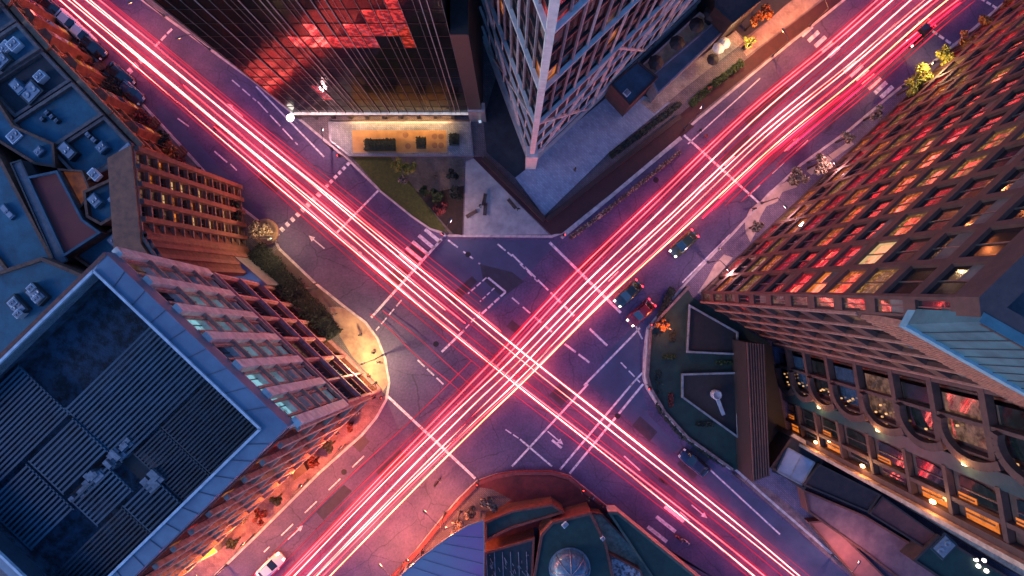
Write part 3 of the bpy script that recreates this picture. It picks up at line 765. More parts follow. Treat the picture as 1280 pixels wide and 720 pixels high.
    blue2 = mat('louvre_dark',(.010,.03,.045),col2=(.004,.009,.015),rough=.5)
    bank('louvre_panel',.30,.66,.015,.50,z,.40,blue1)
    bank('louvre_panel',.665,.985,.015,.30,z-.1,.34,blue2)
    bank('louvre_panel',.36,.58,.505,.74,z+.15,.42,blue1)
    bank('louvre_panel',.62,.79,.55,.74,z+.1,.40,blue1)
    bank('louvre_panel',.015,.34,.505,.985,z,.40,blue1)
    bank('louvre_panel',.36,.66,.76,.985,z,.40,blue1)
    bank('louvre_panel',.80,.975,.46,.62,z,.40,blue1)
    bank('louvre_panel',.80,.975,.63,.985,z-.1,.36,blue2)
    bank('louvre_panel',.665,.985,.31,.45,z-.2,.34,blue2)
    # pits and equipment
    eq = MB()
    rr = random.Random(9)
    for i in range(26):
        u = rr.uniform(.60,.64)+rr.uniform(-.012,.012); v = rr.uniform(.40,.74); c = Q(u,v,0); h=rr.uniform(.3,1.1)
        eq.box((c.x,c.y),(eN.x,eN.y),(sE.x,sE.y),rr.uniform(.2,.55),rr.uniform(.2,.6),H-3.4,H-3.4+h+.5)
    for i in range(6):
        c = Q(rr.uniform(.80,.86),rr.uniform(.44,.5),0); eq.box((c.x,c.y),(eN.x,eN.y),(sE.x,sE.y),.5,.35,H-3.4,H-2-.07*i)
    eo = eq.build('roof_equipment', mat('equipment_grey',(.22,.22,.24),col2=(.07,.08,.1),scale=2), root); eo['kind'] = 'stuff'
    dk = MB()
    for (u0,u1,v0,v1) in ((.585,.615,.46,.76),(.64,.80,.44,.53)):
        dk.face([Q(u0,v0,H-3.38),Q(u1,v0,H-3.38),Q(u1,v1,H-3.38),Q(u0,v1,H-3.38)])
    dk.build('roof_pit', M['dark'], root)
block_L()

# ---------------- helper for low buildings given in photo coordinates at roof height
def low(name, label, cat, poly, h, roofm, wallm, par=.5, pw=.3, z0=.13, parm=None, units=(), group=None, unitm=None):
    w_ = [P(p[0],p[1],h)[:2] for p in poly]
    cx = sum(p[0] for p in w_)/len(w_); cy = sum(p[1] for p in w_)/len(w_)
    root = empty(name, (cx,cy,z0), label, cat, group)
    mb = MB(); mb.prism(w_, z0, h-.004, 0); mb.build('wall', wallm, root)
    wi = inset(w_, pw); mb = MB(); mb.face([(*p,h+.002) for p in inset(w_,pw*.5)]); mb.build('roof', roofm, root)
    if par:
        mb = MB(); n=len(w_); wo = inset(w_,-.04)
        for i in range(n):
            j=(i+1)%n; mb.hexa([(*wo[i],h-.1),(*wo[j],h-.1),(*wi[j],h-.1),(*wi[i],h-.1),(*wo[i],h+par),(*wo[j],h+par),(*wi[j],h+par),(*wi[i],h+par)])
        mb.build('parapet', parm or wallm, root)
    rr = random.Random(hash_s(label))
    for (ux,uy,sx,sy,sh,mname) in units:
        c = P(ux,uy,h); ang = rr.choice([.75,.8]); ax=(math.cos(ang),math.sin(ang)); ay=(-ax[1],ax[0])
        mb = MB(); mb.box((c.x,c.y),ax,ay,sx/2,sy/2,h,h+sh,0)
        mb.box((c.x,c.y),ax,ay,sx/2*.8,sy/2*.8,h+sh,h+sh+.08,1)
        for k in range(2):
            cc = (c.x+ax[0]*sx*.22*(k*2-1), c.y+ax[1]*sx*.22*(k*2-1), h+sh+.08)
            mb.lathe(cc, [(min(sx,sy)*.2,0),(min(sx,sy)*.2,.12),(min(sx,sy)*.13,.12),(0,.05)], 10, 1)
        mb.build('rooftop_unit', [M[mname], M['steel']], root)
    return root
def hash_s(s): return sum(ord(c)*(i+1) for i,c in enumerate(s))
M['unitdark'] = mat('unit_dark',(.03,.04,.05)); M['unitblue'] = mat('unit_blue',(.05,.13,.2)); M['unitwhite'] = M['white']

# ---------------- brownstone row houses on the north west street
H0 = 11.5
fr = [(-62,-70),(-24,-24),(6,8),(25,30),(55,64),(93,104),(133,146),(172,187)]
labs = ['row house with blue roof cut off by the upper left corner','row house with a blue roof next to the upper left corner one','row house with pale grey roof edge, third from the upper left corner',
 'row house whose blue roof carries a white round vent unit','row house with dark terrace and white unit near the street front','row house with clear blue roof and small dark vents in a line',
 'row house with split blue roof and dark hatches, nearest the lit yellow brown facade']
roofs = ['blueroof2','blueroof','blueroof2','blueroof','darkroof','blueroof','blueroof']
unitsets = [[],[],[(12,62,1.6,1.2,1,'unitwhite')],[(22,58,1.5,1.3,.9,'unitwhite'),(10,80,2,1.6,1.2,'unitdark')],[(55,98,1.3,1.1,1,'unitwhite'),(45,118,2.6,2.2,1.1,'unitdark'),(30,112,1.2,2,1.3,'unitblue')],
 [(62,142,.6,.5,.6,'unitdark'),(68,147,.6,.5,.6,'unitdark'),(74,152,.6,.5,.6,'unitdark'),(56,150,.5,.5,.6,'unitdark'),(24,172,1.7,1.4,1,'unitwhite')],
 [(90,190,1.4,2.4,1.1,'unitdark'),(114,170,.6,.8,.7,'unitdark'),(121,176,.6,.8,.7,'unitdark'),(132,186,1.3,1.2,1,'unitblue')]]
win_lit = choose([('g_orange',3.2),('g_dark',5),('g_brown',2.5),('g_red',1.6),('g_cream',.8)], 31)
sd = (-.84,.55)
for i in range(7):
    hh = H0 + [0,.4,-.3,.3,-.2,.2,0][i]
    a,b = fr[i],fr[i+1]; dep = [70,70,75,78,82,90,78][i]
    q = [a,b,(b[0]+sd[0]*dep,b[1]+sd[1]*dep),(a[0]+sd[0]*dep,a[1]+sd[1]*dep)]
    r = low('row_house', labs[i], 'house', [(a[0]+1,a[1]+1),(b[0]-1,b[1]-1),(q[2][0]-1,q[2][1]-1),(q[3][0]+1,q[3][1]+1)], hh, M[roofs[i]], M['brown2'], .7, .35, parm=mat('party_parapet',(.16,.11,.10),col2=(.05,.05,.06),scale=2), units=unitsets[i])
    A = P(a[0],a[1],hh); B = P(b[0],b[1],hh); A0 = vert(A,.13); B0 = vert(B,.13)
    nn = Vector(((B-A).y,-(B-A).x,0)).normalized()
    if nn.dot(Vector((1,1,0)))<0: nn=-nn
    o = nn*.35
    facade(r, A0+o,B0+o, vert(A,hh-.6)+o, vert(B,hh-.6)+o, 3, 4, M['brown2'], win_lit, fx=.2, fy=.2, depth=.3, nrm=nn, bars=(0,1), wall_name='front_wall')
    mb = MB(); mb.bar(vert(A,hh-.3)+o*1.8, vert(B,hh-.3)+o*1.8, .7,.5); mb.build('cornice', mat('warm_cornice',(.4,.19,.09),col2=(.2,.08,.05),scale=1.5), r)
    mb = MB()
    for zz in (3.0,5.8,8.6): mb.bar(vert(A,zz)+o*1.6, vert(B,zz)+o*1.6, .3,.35)
    for t_ in (.02,.5,.98): mb.bar(vert(lerp(A,B,t_),.13)+o*1.5, vert(lerp(A,B,t_),hh-.8)+o*1.5, .3,.3)
    mb.build('string_course', mat('rust_stone',(.5,.2,.08),col2=(.18,.06,.03),scale=1.2), r)  # added bands with orange street light put into their colour
    # bay window stack
    mb = MB(); m_ = lerp(A,B,.32); ex=(B-A).normalized()
    for zz in (0,):
        pts = [m_+nn*.4-ex*1.3, m_+nn*1.5-ex*.7, m_+nn*1.5+ex*.7, m_+nn*.4+ex*1.3]
        mb.prism([p[:2] for p in pts], .13, hh-2.4)
    mb.build('bay', mat('bay_stone',(.26,.11,.06),col2=(.1,.04,.03),scale=1.4), r)
    for zz in (1.4,4.4,7):
        wb = MB(); e_=ex*.5
        wb.face([vert(m_+nn*1.53-e_,zz),vert(m_+nn*1.53+e_,zz),vert(m_+nn*1.53+e_,zz+1.7),vert(m_+nn*1.53-e_,zz+1.7)]); wb.build('bay_window', M[R.choice(['g_orange','g_dark','g_brown'])], r)
    # steps
    mb = MB(); m_ = lerp(A,B,.78)
    for k in range(5):
        c = m_+nn*(.4+.35*(5-k)/1.0*.5+.2*(4-k)*.3); 
        mb.box((c.x,c.y),(ex.x,ex.y),(nn.x,nn.y),.7,.3+.25*(4-k)*.4,.13,.13+.18*(k+1))
    mb.build('stoop', M['brown2'], r)
# lit chimney strips on party walls
rr = random.Random(77)
# ---------------- buildings behind the row
low('terrace_building','low building with a plain red roof terrace behind the row houses','building',[(36,222),(74,214),(106,275),(128,291),(82,321)],15,M['redroof'],M['brown2'],.45,.25,parm=M['blueroof2'],units=())
low('courtyard_building','small building with an orange lit roof court beside the red terrace','building',[(76,212),(106,214),(118,243),(103,262)],14.2,mat('orange_lit_deck',(.4,.10,.03),col2=(.16,.05,.03),emit=(1,.25,.05),estr=.12,scale=.8),M['brown2'],.6,.2)  # court light put into the roof as orange tint and glow
low('blue_roof_building','long blue roofed building along the grey rooftop duct at the left edge','building',[(-60,110),(4,200),(72,330),(20,352),(-60,250)],13,M['blueroof'],M['brown2'],.4,.4,units=[(12,265,.8,2.2,.5,'unitblue')])
low('grey_roof_duct','long grey flat roofed link block running down beside the red terrace','building',[(14,204),(27,200),(86,326),(72,334)],14.6,mat('grey_duct',(.13,.13,.15),col2=(.06,.07,.09),scale=1.5),M['darkroof'],.2,.15)
low('blue_roof_building','blue roofed building with rows of dark vents above the red terrace','building',[(-60,96),(-2,176),(46,206),(72,210),(70,180),(20,158),(-10,112)],12.4,M['blueroof'],M['brown2'],.5,.3,units=[(52,190,1.2,1,.6,'unitblue')])
low('blue_roof_building','small blue roofed house between the brown facade and the red terrace','building',[(108,240),(160,216),(164,262),(130,282),(112,272)],14.5,M['blueroof'],M['brown2'],.7,.3,units=[(124,252,1.2,1.6,1.0,'unitblue'),(152,235,1.1,1.0,1,'unitdark'),(143,250,.9,.9,.6,'unitdark')])
low('blue_roof_building','blue roofed house directly above the pale roof corner of the office block','building',[(90,318),(160,276),(182,330),(130,345)],13,M['blueroof'],M['brown2'],.6,.3,units=[(146,300,1.4,1.2,.8,'unitblue')])
low('plant_roof_building','blue roofed building with two dark plant bays, left of the office block','building',[(-60,360),(55,322),(110,345),(60,400),(-10,470),(-80,440)],16,M['blueroof'],M['brown2'],.5,.4,units=[(26,382,1.6,2.6,.8,'unitdark'),(50,368,1.6,2.6,.8,'unitdark'),(24,378,.9,.8,1.2,'unitwhite'),(30,392,.9,.8,1.2,'unitwhite'),(46,360,.9,.7,1.2,'unitwhite'),(53,373,.9,.8,1.2,'unitwhite')])
low('chimney_wall','brick chimney wall with a white unit beside the brown facade','wall',[(108,226),(112,219),(168,182),(176,190)],14.8,mat('brickcap',(.2,.11,.09),col2=(.1,.06,.05)),M['brown2'],0,.2,units=[(121,219,1.0,1.4,.7,'unitwhite'),(160,187,2,.8,.6,'unitdark')])
# ---------------- brown facade building
def bD():
    H=28
    root = empty('bay_fronted_building', P(300,300), 'brown stone building with rows of lit bays, left of the small round island', 'building')
    A,B,C2 = P(165,186,H),P(176,296,H),P(204,338,H)
    poly=[A[:2],B[:2],C2[:2],P(150,345,H)[:2],P(140,200,H)[:2]]
    mb=MB(); mb.prism(inset(poly,.5),.13,H-.5,0,1); mb.build('core_wall',[M['brown2'],M['blueroof2']],root)
    mats=choose([('g_cream',2.2),('g_brown',4),('g_orange',1.5),('g_dark',3)],41)
    for a,b,nc in ((A,B,4),(B,C2,2)):
        pt,n=facade(root,vert(a,.13),vert(b,.13),vert(a,H),vert(b,H),nc+1,12,M['brown2'],mats,fx=.16,fy=.2,depth=.35,bars=(1,0))
        mb=MB()
        for i in range(nc+2):
            mb.bar(pt(i/(nc+1),0,.35),pt(i/(nc+1),1,.35),.55,.7,0,up=n)
        mb.build('pier',mat('brown_pier',(.24,.10,.07),col2=(.12,.05,.04),scale=1.2),root)
        mb=MB()
        for j in range(13): mb.bar(pt(0,j/12,.15),pt(1,j/12,.15),.28,.3,0,up=n)
        mb.build('sill_band',mat('sill_stone',(.34,.22,.17),col2=(.15,.08,.06),scale=2),root)
    mb=MB(); mb.prism(inset(poly,-.2),H-.3,H+.5); mb.build('cornice',mat('rust_cornice',(.3,.10,.05),col2=(.15,.05,.03)),root)
bD()
# blue grey entrance awning
low('entrance_awning','smooth blue grey triangular awning between the brown facade and the dark hedge','awning',[(281,316),(288,316),(334,356),(296,362),(289,356)],7,mat('awning_fabric',(.22,.26,.38),rough=.6,scale=.3,bump=.05),M['steel'],.12,.12)
# ------------------------------------------------------------------ north plaza
box_px('terrace_wall',[(410,152),(588,152),(592,195),(436,195),(412,176)],.1,.9,M['steel'],'low pale retaining wall holding the lit terrace above the lawn','wall',base=False)
patch('terrace_paving',[(413,154),(586,154),(589,193),(437,193),(414,176)],M['whitestone'],z=.905,h=.004)
patch('terrace_deck',[(440,163),(558,163),(559,191),(441,191)],mat('ochre_deck',(.52,.30,.10),col2=(.36,.18,.06),scale=.7),z=.91,h=.004)  # orange lamp light on the terrace put into the deck colour
patch('lawn_ground',[(440,196),(488,196),(562,292),(538,285),(516,270),(476,238)],M['lawn'],z=.15,h=.02)
patch('garden_path',[(486,197),(580,197),(578,292),(563,292)],paving('tan_paving',(.26,.21,.16),(.12,.10,.08),.6),z=.142,h=.01)
patch('shrub_bed',[(545,240),(580,232),(578,294),(566,292),(520,240)],M['soil'],z=.16,h=.02)
patch('pale_plaza',[(582,202),(592,198),(686,293),(580,294)],mat('pale_plaza_stone',(.42,.44,.44),col2=(.22,.23,.25),scale=.5,rough=.7,bump=.1),z=.15,h=.02)
patch('brick_walk',[(590,196),(602,196),(680,272),(850,148),(868,158),(702,292),(688,293)],M['brickpath'],z=.155,h=.02)
patch('blue_plaza',[(644,222),(662,208),(715,158),(770,112),(838,128),(760,192),(680,270)],M['bluestone'],z=.42,h=.3)
patch('dark_court',[(604,150),(622,90),(662,210),(644,222),(608,190)],M['darkroof'],z=.16,h=.02)
patch('cream_walk',[(800,128),(850,90),(920,38),(930,52),(858,108),(818,142)],M['cream'],z=.43,h=.3)
patch('red_verge',[(853,160),(960,72),(1050,2),(1100,-40),(1088,-50),(1040,-8),(950,60),(850,143)],M['brickpath'],z=.16,h=.02)
patch('drain_strip',[(700,296),(850,170),(853,174),(703,299)],M['kerb'],z=.158,h=.004)
patch('orange_walk',[(933,70),(1000,20),(1040,-12),(1030,-30),(980,8),(925,58)],M['cream'],z=.17,h=.01)
patch('dark_court',[(870,-10),(960,-90),(1020,-20),(930,48)],M['darkroof'],z=.15,h=.01)
# dark low wall between the brick walk and the blue plaza
for pts,lb in (([(604,198),(681,275)],'dark planter wall running diagonally down to the tip of the blue plaza'),([(683,275),(772,205),(850,146)],'dark planter wall running up along the blue plaza to the cream walk')):
    mb=MB()
    for a,b in zip(pts[:-1],pts[1:]): mb.bar(P(*a,.6),P(*b,.6),.7,1.0)
    tag(mb.build('planter_wall',mat('wet_brick',(.05,.02,.02),col2=(.02,.012,.012))),lb,'wall')
low('roof_pavilion','small pavilion with a flat slate blue roof beside the braced tower','pavilion',[(763,106),(797,77),(822,97),(787,132)],6.5,M['blueroof2'],M['brown'],.3,.2,units=[(783,117,.8,.8,.5,'unitwhite')])
low('long_canopy','long slate grey canopy roof stretching up to the right from the small pavilion','canopy',[(812,96),(890,30),(908,36),(822,118)],5,mat('slate_canopy',(.10,.13,.17),col2=(.06,.08,.10),scale=.6),M['steel'],.2,.2)
low('cafe_terrace','cream lit roof terrace strip behind the long slate canopy','terrace',[(800,84),(874,16),(893,28),(816,98)],4.2,mat('cream_terrace',(.6,.48,.3),col2=(.34,.25,.17),scale=.7),M['palewall'],.25,.2)
low('dark_link_building','dark low building with a brown roof at the top, above the orange trees','building',[(893,-30),(950,-60),(952,0),(915,30),(893,10)],9,mat('brown_roof',(.09,.06,.06),col2=(.05,.03,.03)),M['dark'],.4,.3)

# ------------------------------------------------------------------ foliage
def leafmat(n,a,b): return mat(n,a,col2=b,rough=.8,scale=1.3)
LV = dict(green=[leafmat('leaf_green',(.05,.085,.02),(.02,.04,.012)),leafmat('leaf_green_dark',(.02,.04,.012),(.008,.016,.006))],
 dark=[leafmat('leaf_night',(.016,.028,.018),(.006,.010,.008)),leafmat('leaf_night_rim',(.04,.05,.04),(.015,.02,.018))],
 orange=[leafmat('leaf_orange',(.6,.24,.05),(.25,.08,.02)),leafmat('leaf_rust',(.2,.05,.02),(.07,.02,.01))],
 yellow=[leafmat('leaf_yellow',(.5,.42,.06),(.2,.18,.03)),leafmat('leaf_lime',(.2,.22,.04),(.08,.09,.02))],
 beige=[leafmat('leaf_beige',(.42,.33,.24),(.2,.15,.1)),leafmat('leaf_brown',(.14,.09,.07),(.05,.03,.025))],
 red=[leafmat('leaf_red',(.22,.03,.03),(.08,.012,.014)),leafmat('leaf_maroon',(.07,.02,.02),(.03,.01,.01))])
bark = mat('bark',(.05,.035,.025),col2=(.025,.018,.014),scale=5,bump=.5)
def crown_mb(c, rx, ry, rz, n, rr, leaf=.22, clumps=9):
    mb = MB(); cl = []
    for k in range(clumps):
        a = rr.uniform(0,6.28); q = rr.uniform(.15,.85); cl.append((Vector((math.cos(a)*q*rx, math.sin(a)*q*ry, rr.uniform(-.5,.7)*rz)), rr.uniform(.28,.5)))
    for i in range(n):
        cc, cr = rr.choice(cl)
        d = Vector((rr.gauss(0,1),rr.gauss(0,1),rr.gauss(0,1))).normalized()*cr*(rr.random()**.4)
        p = Vector(c)+cc+Vector((d.x*rx,d.y*ry,d.z*rz))
        u = Vector((rr.uniform(-1,1),rr.uniform(-1,1),rr.uniform(-.5,.5))).normalized(); v = u.cross(Vector((rr.uniform(-1,1),rr.uniform(-1,1),rr.uniform(-1,1)))).normalized()
        s = leaf*rr.uniform(.6,1.3)
        mb.face([p-u*s,p-v*s*.6,p+u*s,p+v*s*.6],0 if rr.random()<.62 else 1)
    return mb, cl
def make_tree(px,py,h,r,kind,label,group=None,n=700,seed=0,name='street_tree',cat='tree'):
    rr = random.Random(seed+int(px*7+py)); b = P(px,py,.13)
    root = empty(name,b,label,cat,group)
    tz = h-r*.8
    mb,cl = crown_mb(b+Vector((0,0,tz)), r, r, r*.75, n, rr)
    mb.build('crown',LV[kind],root)
    tb = MB(); tb.tube([b,b+Vector((.05,.02,tz*.5)),b+Vector((0,.05,tz))],[.17,.12,.07],7)
    for cc,_ in cl[:6]: tb.tube([b+Vector((0,0,tz*.62)), b+Vector((cc.x*.5,cc.y*.5,tz*.85)), b+Vector((cc.x,cc.y,tz+cc.z))],[.07,.05,.02],5)
    tb.build('trunk',bark,root); return root
W = ['first','second','third','fourth','fifth','sixth','seventh','eighth','ninth','tenth','eleventh','twelfth','thirteenth','fourteenth','fifteenth','sixteenth']
rr = random.Random(12)
n_=14
for k in range(n_):
    t=k/(n_-1); x=lerp(112,300,t)+rr.uniform(-3,3); y=lerp(84,268,t)+rr.uniform(-3,3)
    make_tree(x,y,rr.uniform(3.6,5.2),rr.uniform(1.1,1.7),rr.choice(['dark','dark','red']) if k%4 else 'orange','small dark street tree, %s from the top in the row before the row houses'%W[k],'street trees before the row houses',420,k)
for k,(x,y,kd,h,r,lb) in enumerate([(1134,104,'yellow',5,1.5,'yellow green lit tree at the right end of the upper zebra crossing'),(1122,118,'yellow',4,1.1,'small lime tree just below the yellow green tree by the upper zebra crossing'),
  (1162,82,'yellow',5,1.5,'golden lit tree next above the yellow green tree on the right pavement'),(1186,64,'orange',5.2,1.4,'orange lit tree, second above the yellow green tree'),(1212,42,'orange',5,1.3,'orange lit tree, third above the yellow green tree'),(1240,22,'orange',5,1.4,'orange lit tree nearest the upper right corner'),
  (1010,210,'beige',5,1.5,'broad beige tree on the purple pavement below the dashed crossing line'),(985,226,'beige',4.5,1.3,'beige tree between the broad beige tree and the stop line end'),(1045,178,'beige',4.2,1.0,'slim beige tree higher up the right pavement'),(1080,150,'beige',4.2,1.0,'slim beige tree below the yellow green tree'),
  (937,285,'beige',4,.9,'small beige tree at the left end of the pale paved patch'),
  (500,208,'yellow',3.2,1.1,'yellow lit small tree at the top left of the garden path'),(516,214,'yellow',3,.95,'yellow lit small tree right of the first one on the garden path'),(508,226,'beige',2.6,.8,'pale lit shrub tree below the two yellow lit garden trees'),
  (553,262,'red',2.6,1.1,'dark red shrub tree at the bottom of the garden beside the pale plaza'),(546,246,'green',2.4,1.0,'dark green shrub tree above the dark red one in the garden'),(568,245,'dark',2.6,1.1,'dark shrub tree against the left edge of the pale plaza'),(566,222,'dark',2.4,.8,'small dark shrub tree at the top left edge of the pale plaza'),(532,242,'green',2.2,.8,'low green tree at the edge of the lawn and path'),
  (932,38,'orange',4.6,1.0,'orange lit tree by the dark building at the top'),(945,30,'orange',4.6,1.1,'second orange lit tree by the dark building at the top, further right'),(928,60,'yellow',3.4,.8,'small yellow tree at the end of the hedge beside the cream walk'),
  (333,287,'beige',4,1.5,'round beige planting on the kiosk island at the start of the hedge'),(612,622,'beige',3.4,1.3,'beige leafy tree at the top left of the green roof'),(590,636,'beige',3.2,1.0,'beige brown tree left of the leafy one by the curved red wall'),(573,650,'beige',2.6,.8,'thin brown tree by the curved red wall above the tinted glass roof'),
  (825,405,'orange',2.6,.9,'orange glowing shrub at the corner behind the two waiting cars'),(938,566,'beige',3,.7,'small pale shrub at the lower corner of the green podium'),(1016,92,'orange',3,.6,'tiny orange tree')]):
    if lb.startswith('tiny'): continue
    make_tree(x,y,h,r,kd,lb,None,800 if r>1.2 else 500,k*13)
# hedges
def hedge(pts,w,h,kind,label,n=2600,seed=1,z0=.13,name='hedge',cat='hedge'):
    rr=random.Random(seed); ps=[P(*p,z0) for p in pts]; mb=MB(); core=MB()
    for a,b in zip(ps[:-1],ps[1:]): core.bar(a+Vector((0,0,h*.4)),b+Vector((0,0,h*.4)),w*.75,h*.75,1)
    L=[(b-a).length for a,b in zip(ps[:-1],ps[1:])]; T=sum(L)
    for i in range(n):
        t=rr.random()*T; k=0
        while t>L[k]: t-=L[k]; k+=1
        a,b=ps[k],ps[k+1]; d=(b-a).normalized(); nn=Vector((-d.y,d.x,0))
        und=1+.12*math.sin(t*1.3+k)+.1*math.sin(t*4.1)
        p=a+d*t+nn*rr.uniform(-.55,.55)*w*und+Vector((0,0,rr.uniform(.3,1.05)*h*und))
        u=Vector((rr.uniform(-1,1),rr.uniform(-1,1),rr.uniform(-.4,.4))).normalized(); v=u.cross(Vector((rr.uniform(-1,1),rr.uniform(-1,1),1))).normalized(); s=rr.uniform(.09,.22)
        core.face([p-u*s,p-v*s*.6,p+u*s,p+v*s*.6],0 if rr.random()<.6 else 1)
    o=core.build(name,LV[kind]); return tag(o,label,cat)
hedge([(322,312),(340,330),(370,362),(404,398),(420,420)],2.7,2.2,'dark','thick dark green hedge strip running down from the round kiosk to the glowing corner',5200)
hedge([(862,132),(890,108),(926,80)],.9,1.0,'green','green hedge beside the cream walk and the red verge',1500,2)
hedge([(762,196),(800,168),(850,130)],.8,.8,'dark','dark low hedge between the blue plaza and the brick walk',1200,3)
hedge([(820,462),(824,510),(850,542),(905,580)],.9,.9,'dark','dark hedge on the curved outer edge of the green podium',1500,4)
hedge([(840,360),(826,390),(822,420)],.9,.9,'dark','dark hedge at the upper left of the podium behind the waiting cars',900,5)
hedge([(712,298),(760,262),(850,190)],.5,.5,'beige','thin pale planting strip along the kerb of the brick walk',900,6)
hedge([(355,575),(330,610),(300,650)],1.4,1.2,'beige','brownish planting strip between the pink pavement and the lower left kerb',1400,7)
# ------------------------------------------------------------------ west pavement
patch('lit_pavement',[(412,384),(424,384),(431,386),(458,405),(470,424),(482,448),(486,478),(478,490),(462,470),(440,445),(425,420)],mat('ochre_paving',(.55,.36,.22),col2=(.26,.14,.11),scale=.5),z=.138,h=.004)  # lamp glow at the corner put into the paving colour
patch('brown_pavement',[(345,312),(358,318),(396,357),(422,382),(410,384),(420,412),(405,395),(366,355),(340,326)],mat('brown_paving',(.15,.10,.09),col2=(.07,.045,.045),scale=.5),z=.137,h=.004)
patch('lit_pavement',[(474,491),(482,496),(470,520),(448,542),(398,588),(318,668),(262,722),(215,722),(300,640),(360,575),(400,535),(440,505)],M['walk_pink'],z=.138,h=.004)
# round kiosk with planter
root=empty('round_kiosk',P(333,290),'small round pale kerbed island at the head of the dark hedge','island')
mb=MB(); c=P(333,290); mb.lathe((c.x,c.y,0),[(1.9,.13),(1.9,.55),(1.6,.55),(1.6,.4),(0,.42)],24,0); mb.build('island_kerb',mat('ochre_stone',(.45,.28,.16),col2=(.25,.15,.09)),root)
# purple canopy along the office block
low('glass_canopy','narrow purple grey glass canopy along the street side of the office block','canopy',[(388,498),(396,502),(330,578),(262,650),(250,646),(318,575)],6.0,mat('lilac_glass',(.28,.22,.34),col2=(.12,.12,.2),rough=.25,scale=.6),M['steel'],.15,.12)
low('yellow_awning','yellow awning near the bottom edge below the office block','awning',[(240,684),(262,676),(272,690),(250,702)],4.2,mat('yellow_fabric',(.85,.5,.05),rough=.7,var=.15,emit=(1,.5,.05),estr=.12),M['steel'],.05,.1)
low('brown_kiosk','square dark brown kiosk on the pink pavement','kiosk',[(362,578),(376,573),(384,588),(368,600)],2.8,mat('kiosk_roof',(.05,.02,.025),rough=.6),M['brown'],.15,.12)
low('red_awning','reddish awning left of the yellow awning at the bottom','awning',[(205,700),(236,682),(244,694),(214,716)],4,mat('rust_fabric',(.4,.10,.07),col2=(.2,.05,.04)),M['steel'],.05,.1)

# ------------------------------------------------------------------ east podium
crm = mat('worn_cream_paving',(.62,.46,.38),col2=(.38,.26,.24),scale=.9,rough=.8)  # cream lit look put into the colour of these patches
for q in ([(931,276),(937,262),(952,250),(963,238),(985,226),(1003,221),(996,234),(978,240),(972,252),(958,258),(950,272),(944,292),(938,303),(932,290)],[(872,366),(884,348),(893,331),(905,318),(916,322),(903,338),(893,352),(880,372)],[(1008,214),(1030,198),(1062,176),(1068,180),(1040,200),(1014,219)]):
    patch('paving_inlay',q,crm,z=.139,h=.005)
for k,(x,y,sx,sy) in enumerate(((836,446,9,3),(840,420,4,8),(905,453,12,2.5),(838,500,3,9),(880,530,12,3))):
    mb=MB(); rr=random.Random(k); c=P(x,y,.95)
    for i in range(260):
        p=c+Vector((rr.uniform(-1,1)*sx*.11,rr.uniform(-1,1)*sy*.11,rr.uniform(0,.5))); u=Vector((rr.uniform(-1,1),rr.uniform(-1,1),.3)).normalized(); v=u.cross(Vector((.2,.3,1))).normalized(); s=rr.uniform(.08,.18)
        mb.face([p-u*s,p-v*s*.6,p+u*s,p+v*s*.6],0 if rr.random()<.6 else 1)
    tag(mb.build('shrub_bed',LV[['green','dark','green','red','dark'][k]]),['low green shrubs between the podium edge and the light wells','dark shrubs left of the four sided light well','green shrubs on the strip between the two light wells','maroon shrubs left of the five sided light well','dark shrubs below the slanted side of the five sided light well'][k],'shrubs')
patch('podium_deck',[(858,358),(866,372),(962,428),(984,545),(990,560),(918,588),(858,546),(829,514),(812,484),(808,470),(813,412)],M['greenroof'],z=.9,h=.76)
mb=MB()
pp=[(861,358),(826,395),(813,412),(809,470),(813,485),(831,515),(859,546),(915,586)]
for a,b in zip(pp[:-1],pp[1:]): mb.bar(P(*a,.8),P(*b,.8),.35,.9)
tag(mb.build('podium_wall',mat('podium_kerb',(.3,.2,.2),col2=(.1,.05,.06),scale=1.3)),'low curved parapet wall around the green podium by the crossing','wall')
mb=MB()
for a,b in zip(pp[2:-1],pp[3:]):
    mb.bar(P(a[0]-3,a[1],.5),P(b[0]-3,b[1],.5),.16,.7)
tag(mb.build('edge_railing',M['pale']),'pale railing running along the outside of the podium wall','railing')
def skylight(poly,label,z=1.8):
    w_=[P(p[0],p[1],z)[:2] for p in poly]; root=empty('skylight',(*w_[0],.9),label,'skylight')
    mb=MB(); mb.prism(w_,.9,z-.15,0,top=False); mb.build('kerb_wall',M['greenroof'],root)
    mb=MB(); mb.face([(*p,z-.55) for p in inset(w_,.1)]); mb.build('pane',M['dark'],root)
    mb=MB(); n=len(w_); wi=inset(w_,.28)
    for i in range(n):
        j=(i+1)%n; mb.hexa([(*w_[i],z-.2),(*w_[j],z-.2),(*wi[j],z-.2),(*wi[i],z-.2),(*w_[i],z),(*w_[j],z),(*wi[j],z),(*wi[i],z)])
    mb.build('frame',mat('skylight_frame',(.30,.32,.34),col2=(.14,.15,.17)),root); return root
skylight([(861,380),(923,415),(923,444),(858,441)],'dark four sided light well with pale frame nearest the tower corner')
skylight([(852,467),(922,465),(924,549),(852,497)],'dark five sided light well with pale frame around a flue')
mb=MB(); c=P(893,492,1); mb.lathe((c.x,c.y,1.0),[(.7,0),(.7,1.4),(.55,1.5),(.5,1.3),(0,1.2)],18); mb.bar((c.x+.2,c.y-.5,1.6),(c.x+1.2,c.y-3,1.3),.5,.4)
tag(mb.build('flue',mat('flue_grey',(.35,.36,.4))),'pale grey round flue with a duct standing in the five sided light well','flue')
root=empty('ribbed_wall',P(945,520),'tall brown ribbed wall between the green podium and the dark sunken court','wall')
w_=[P(*p,7)[:2] for p in ((932,428),(955,430),(962,594),(940,602))]
mb=MB(); mb.prism(w_,.1,7); mb.build('wall',M['dark'],root)
mb=MB()
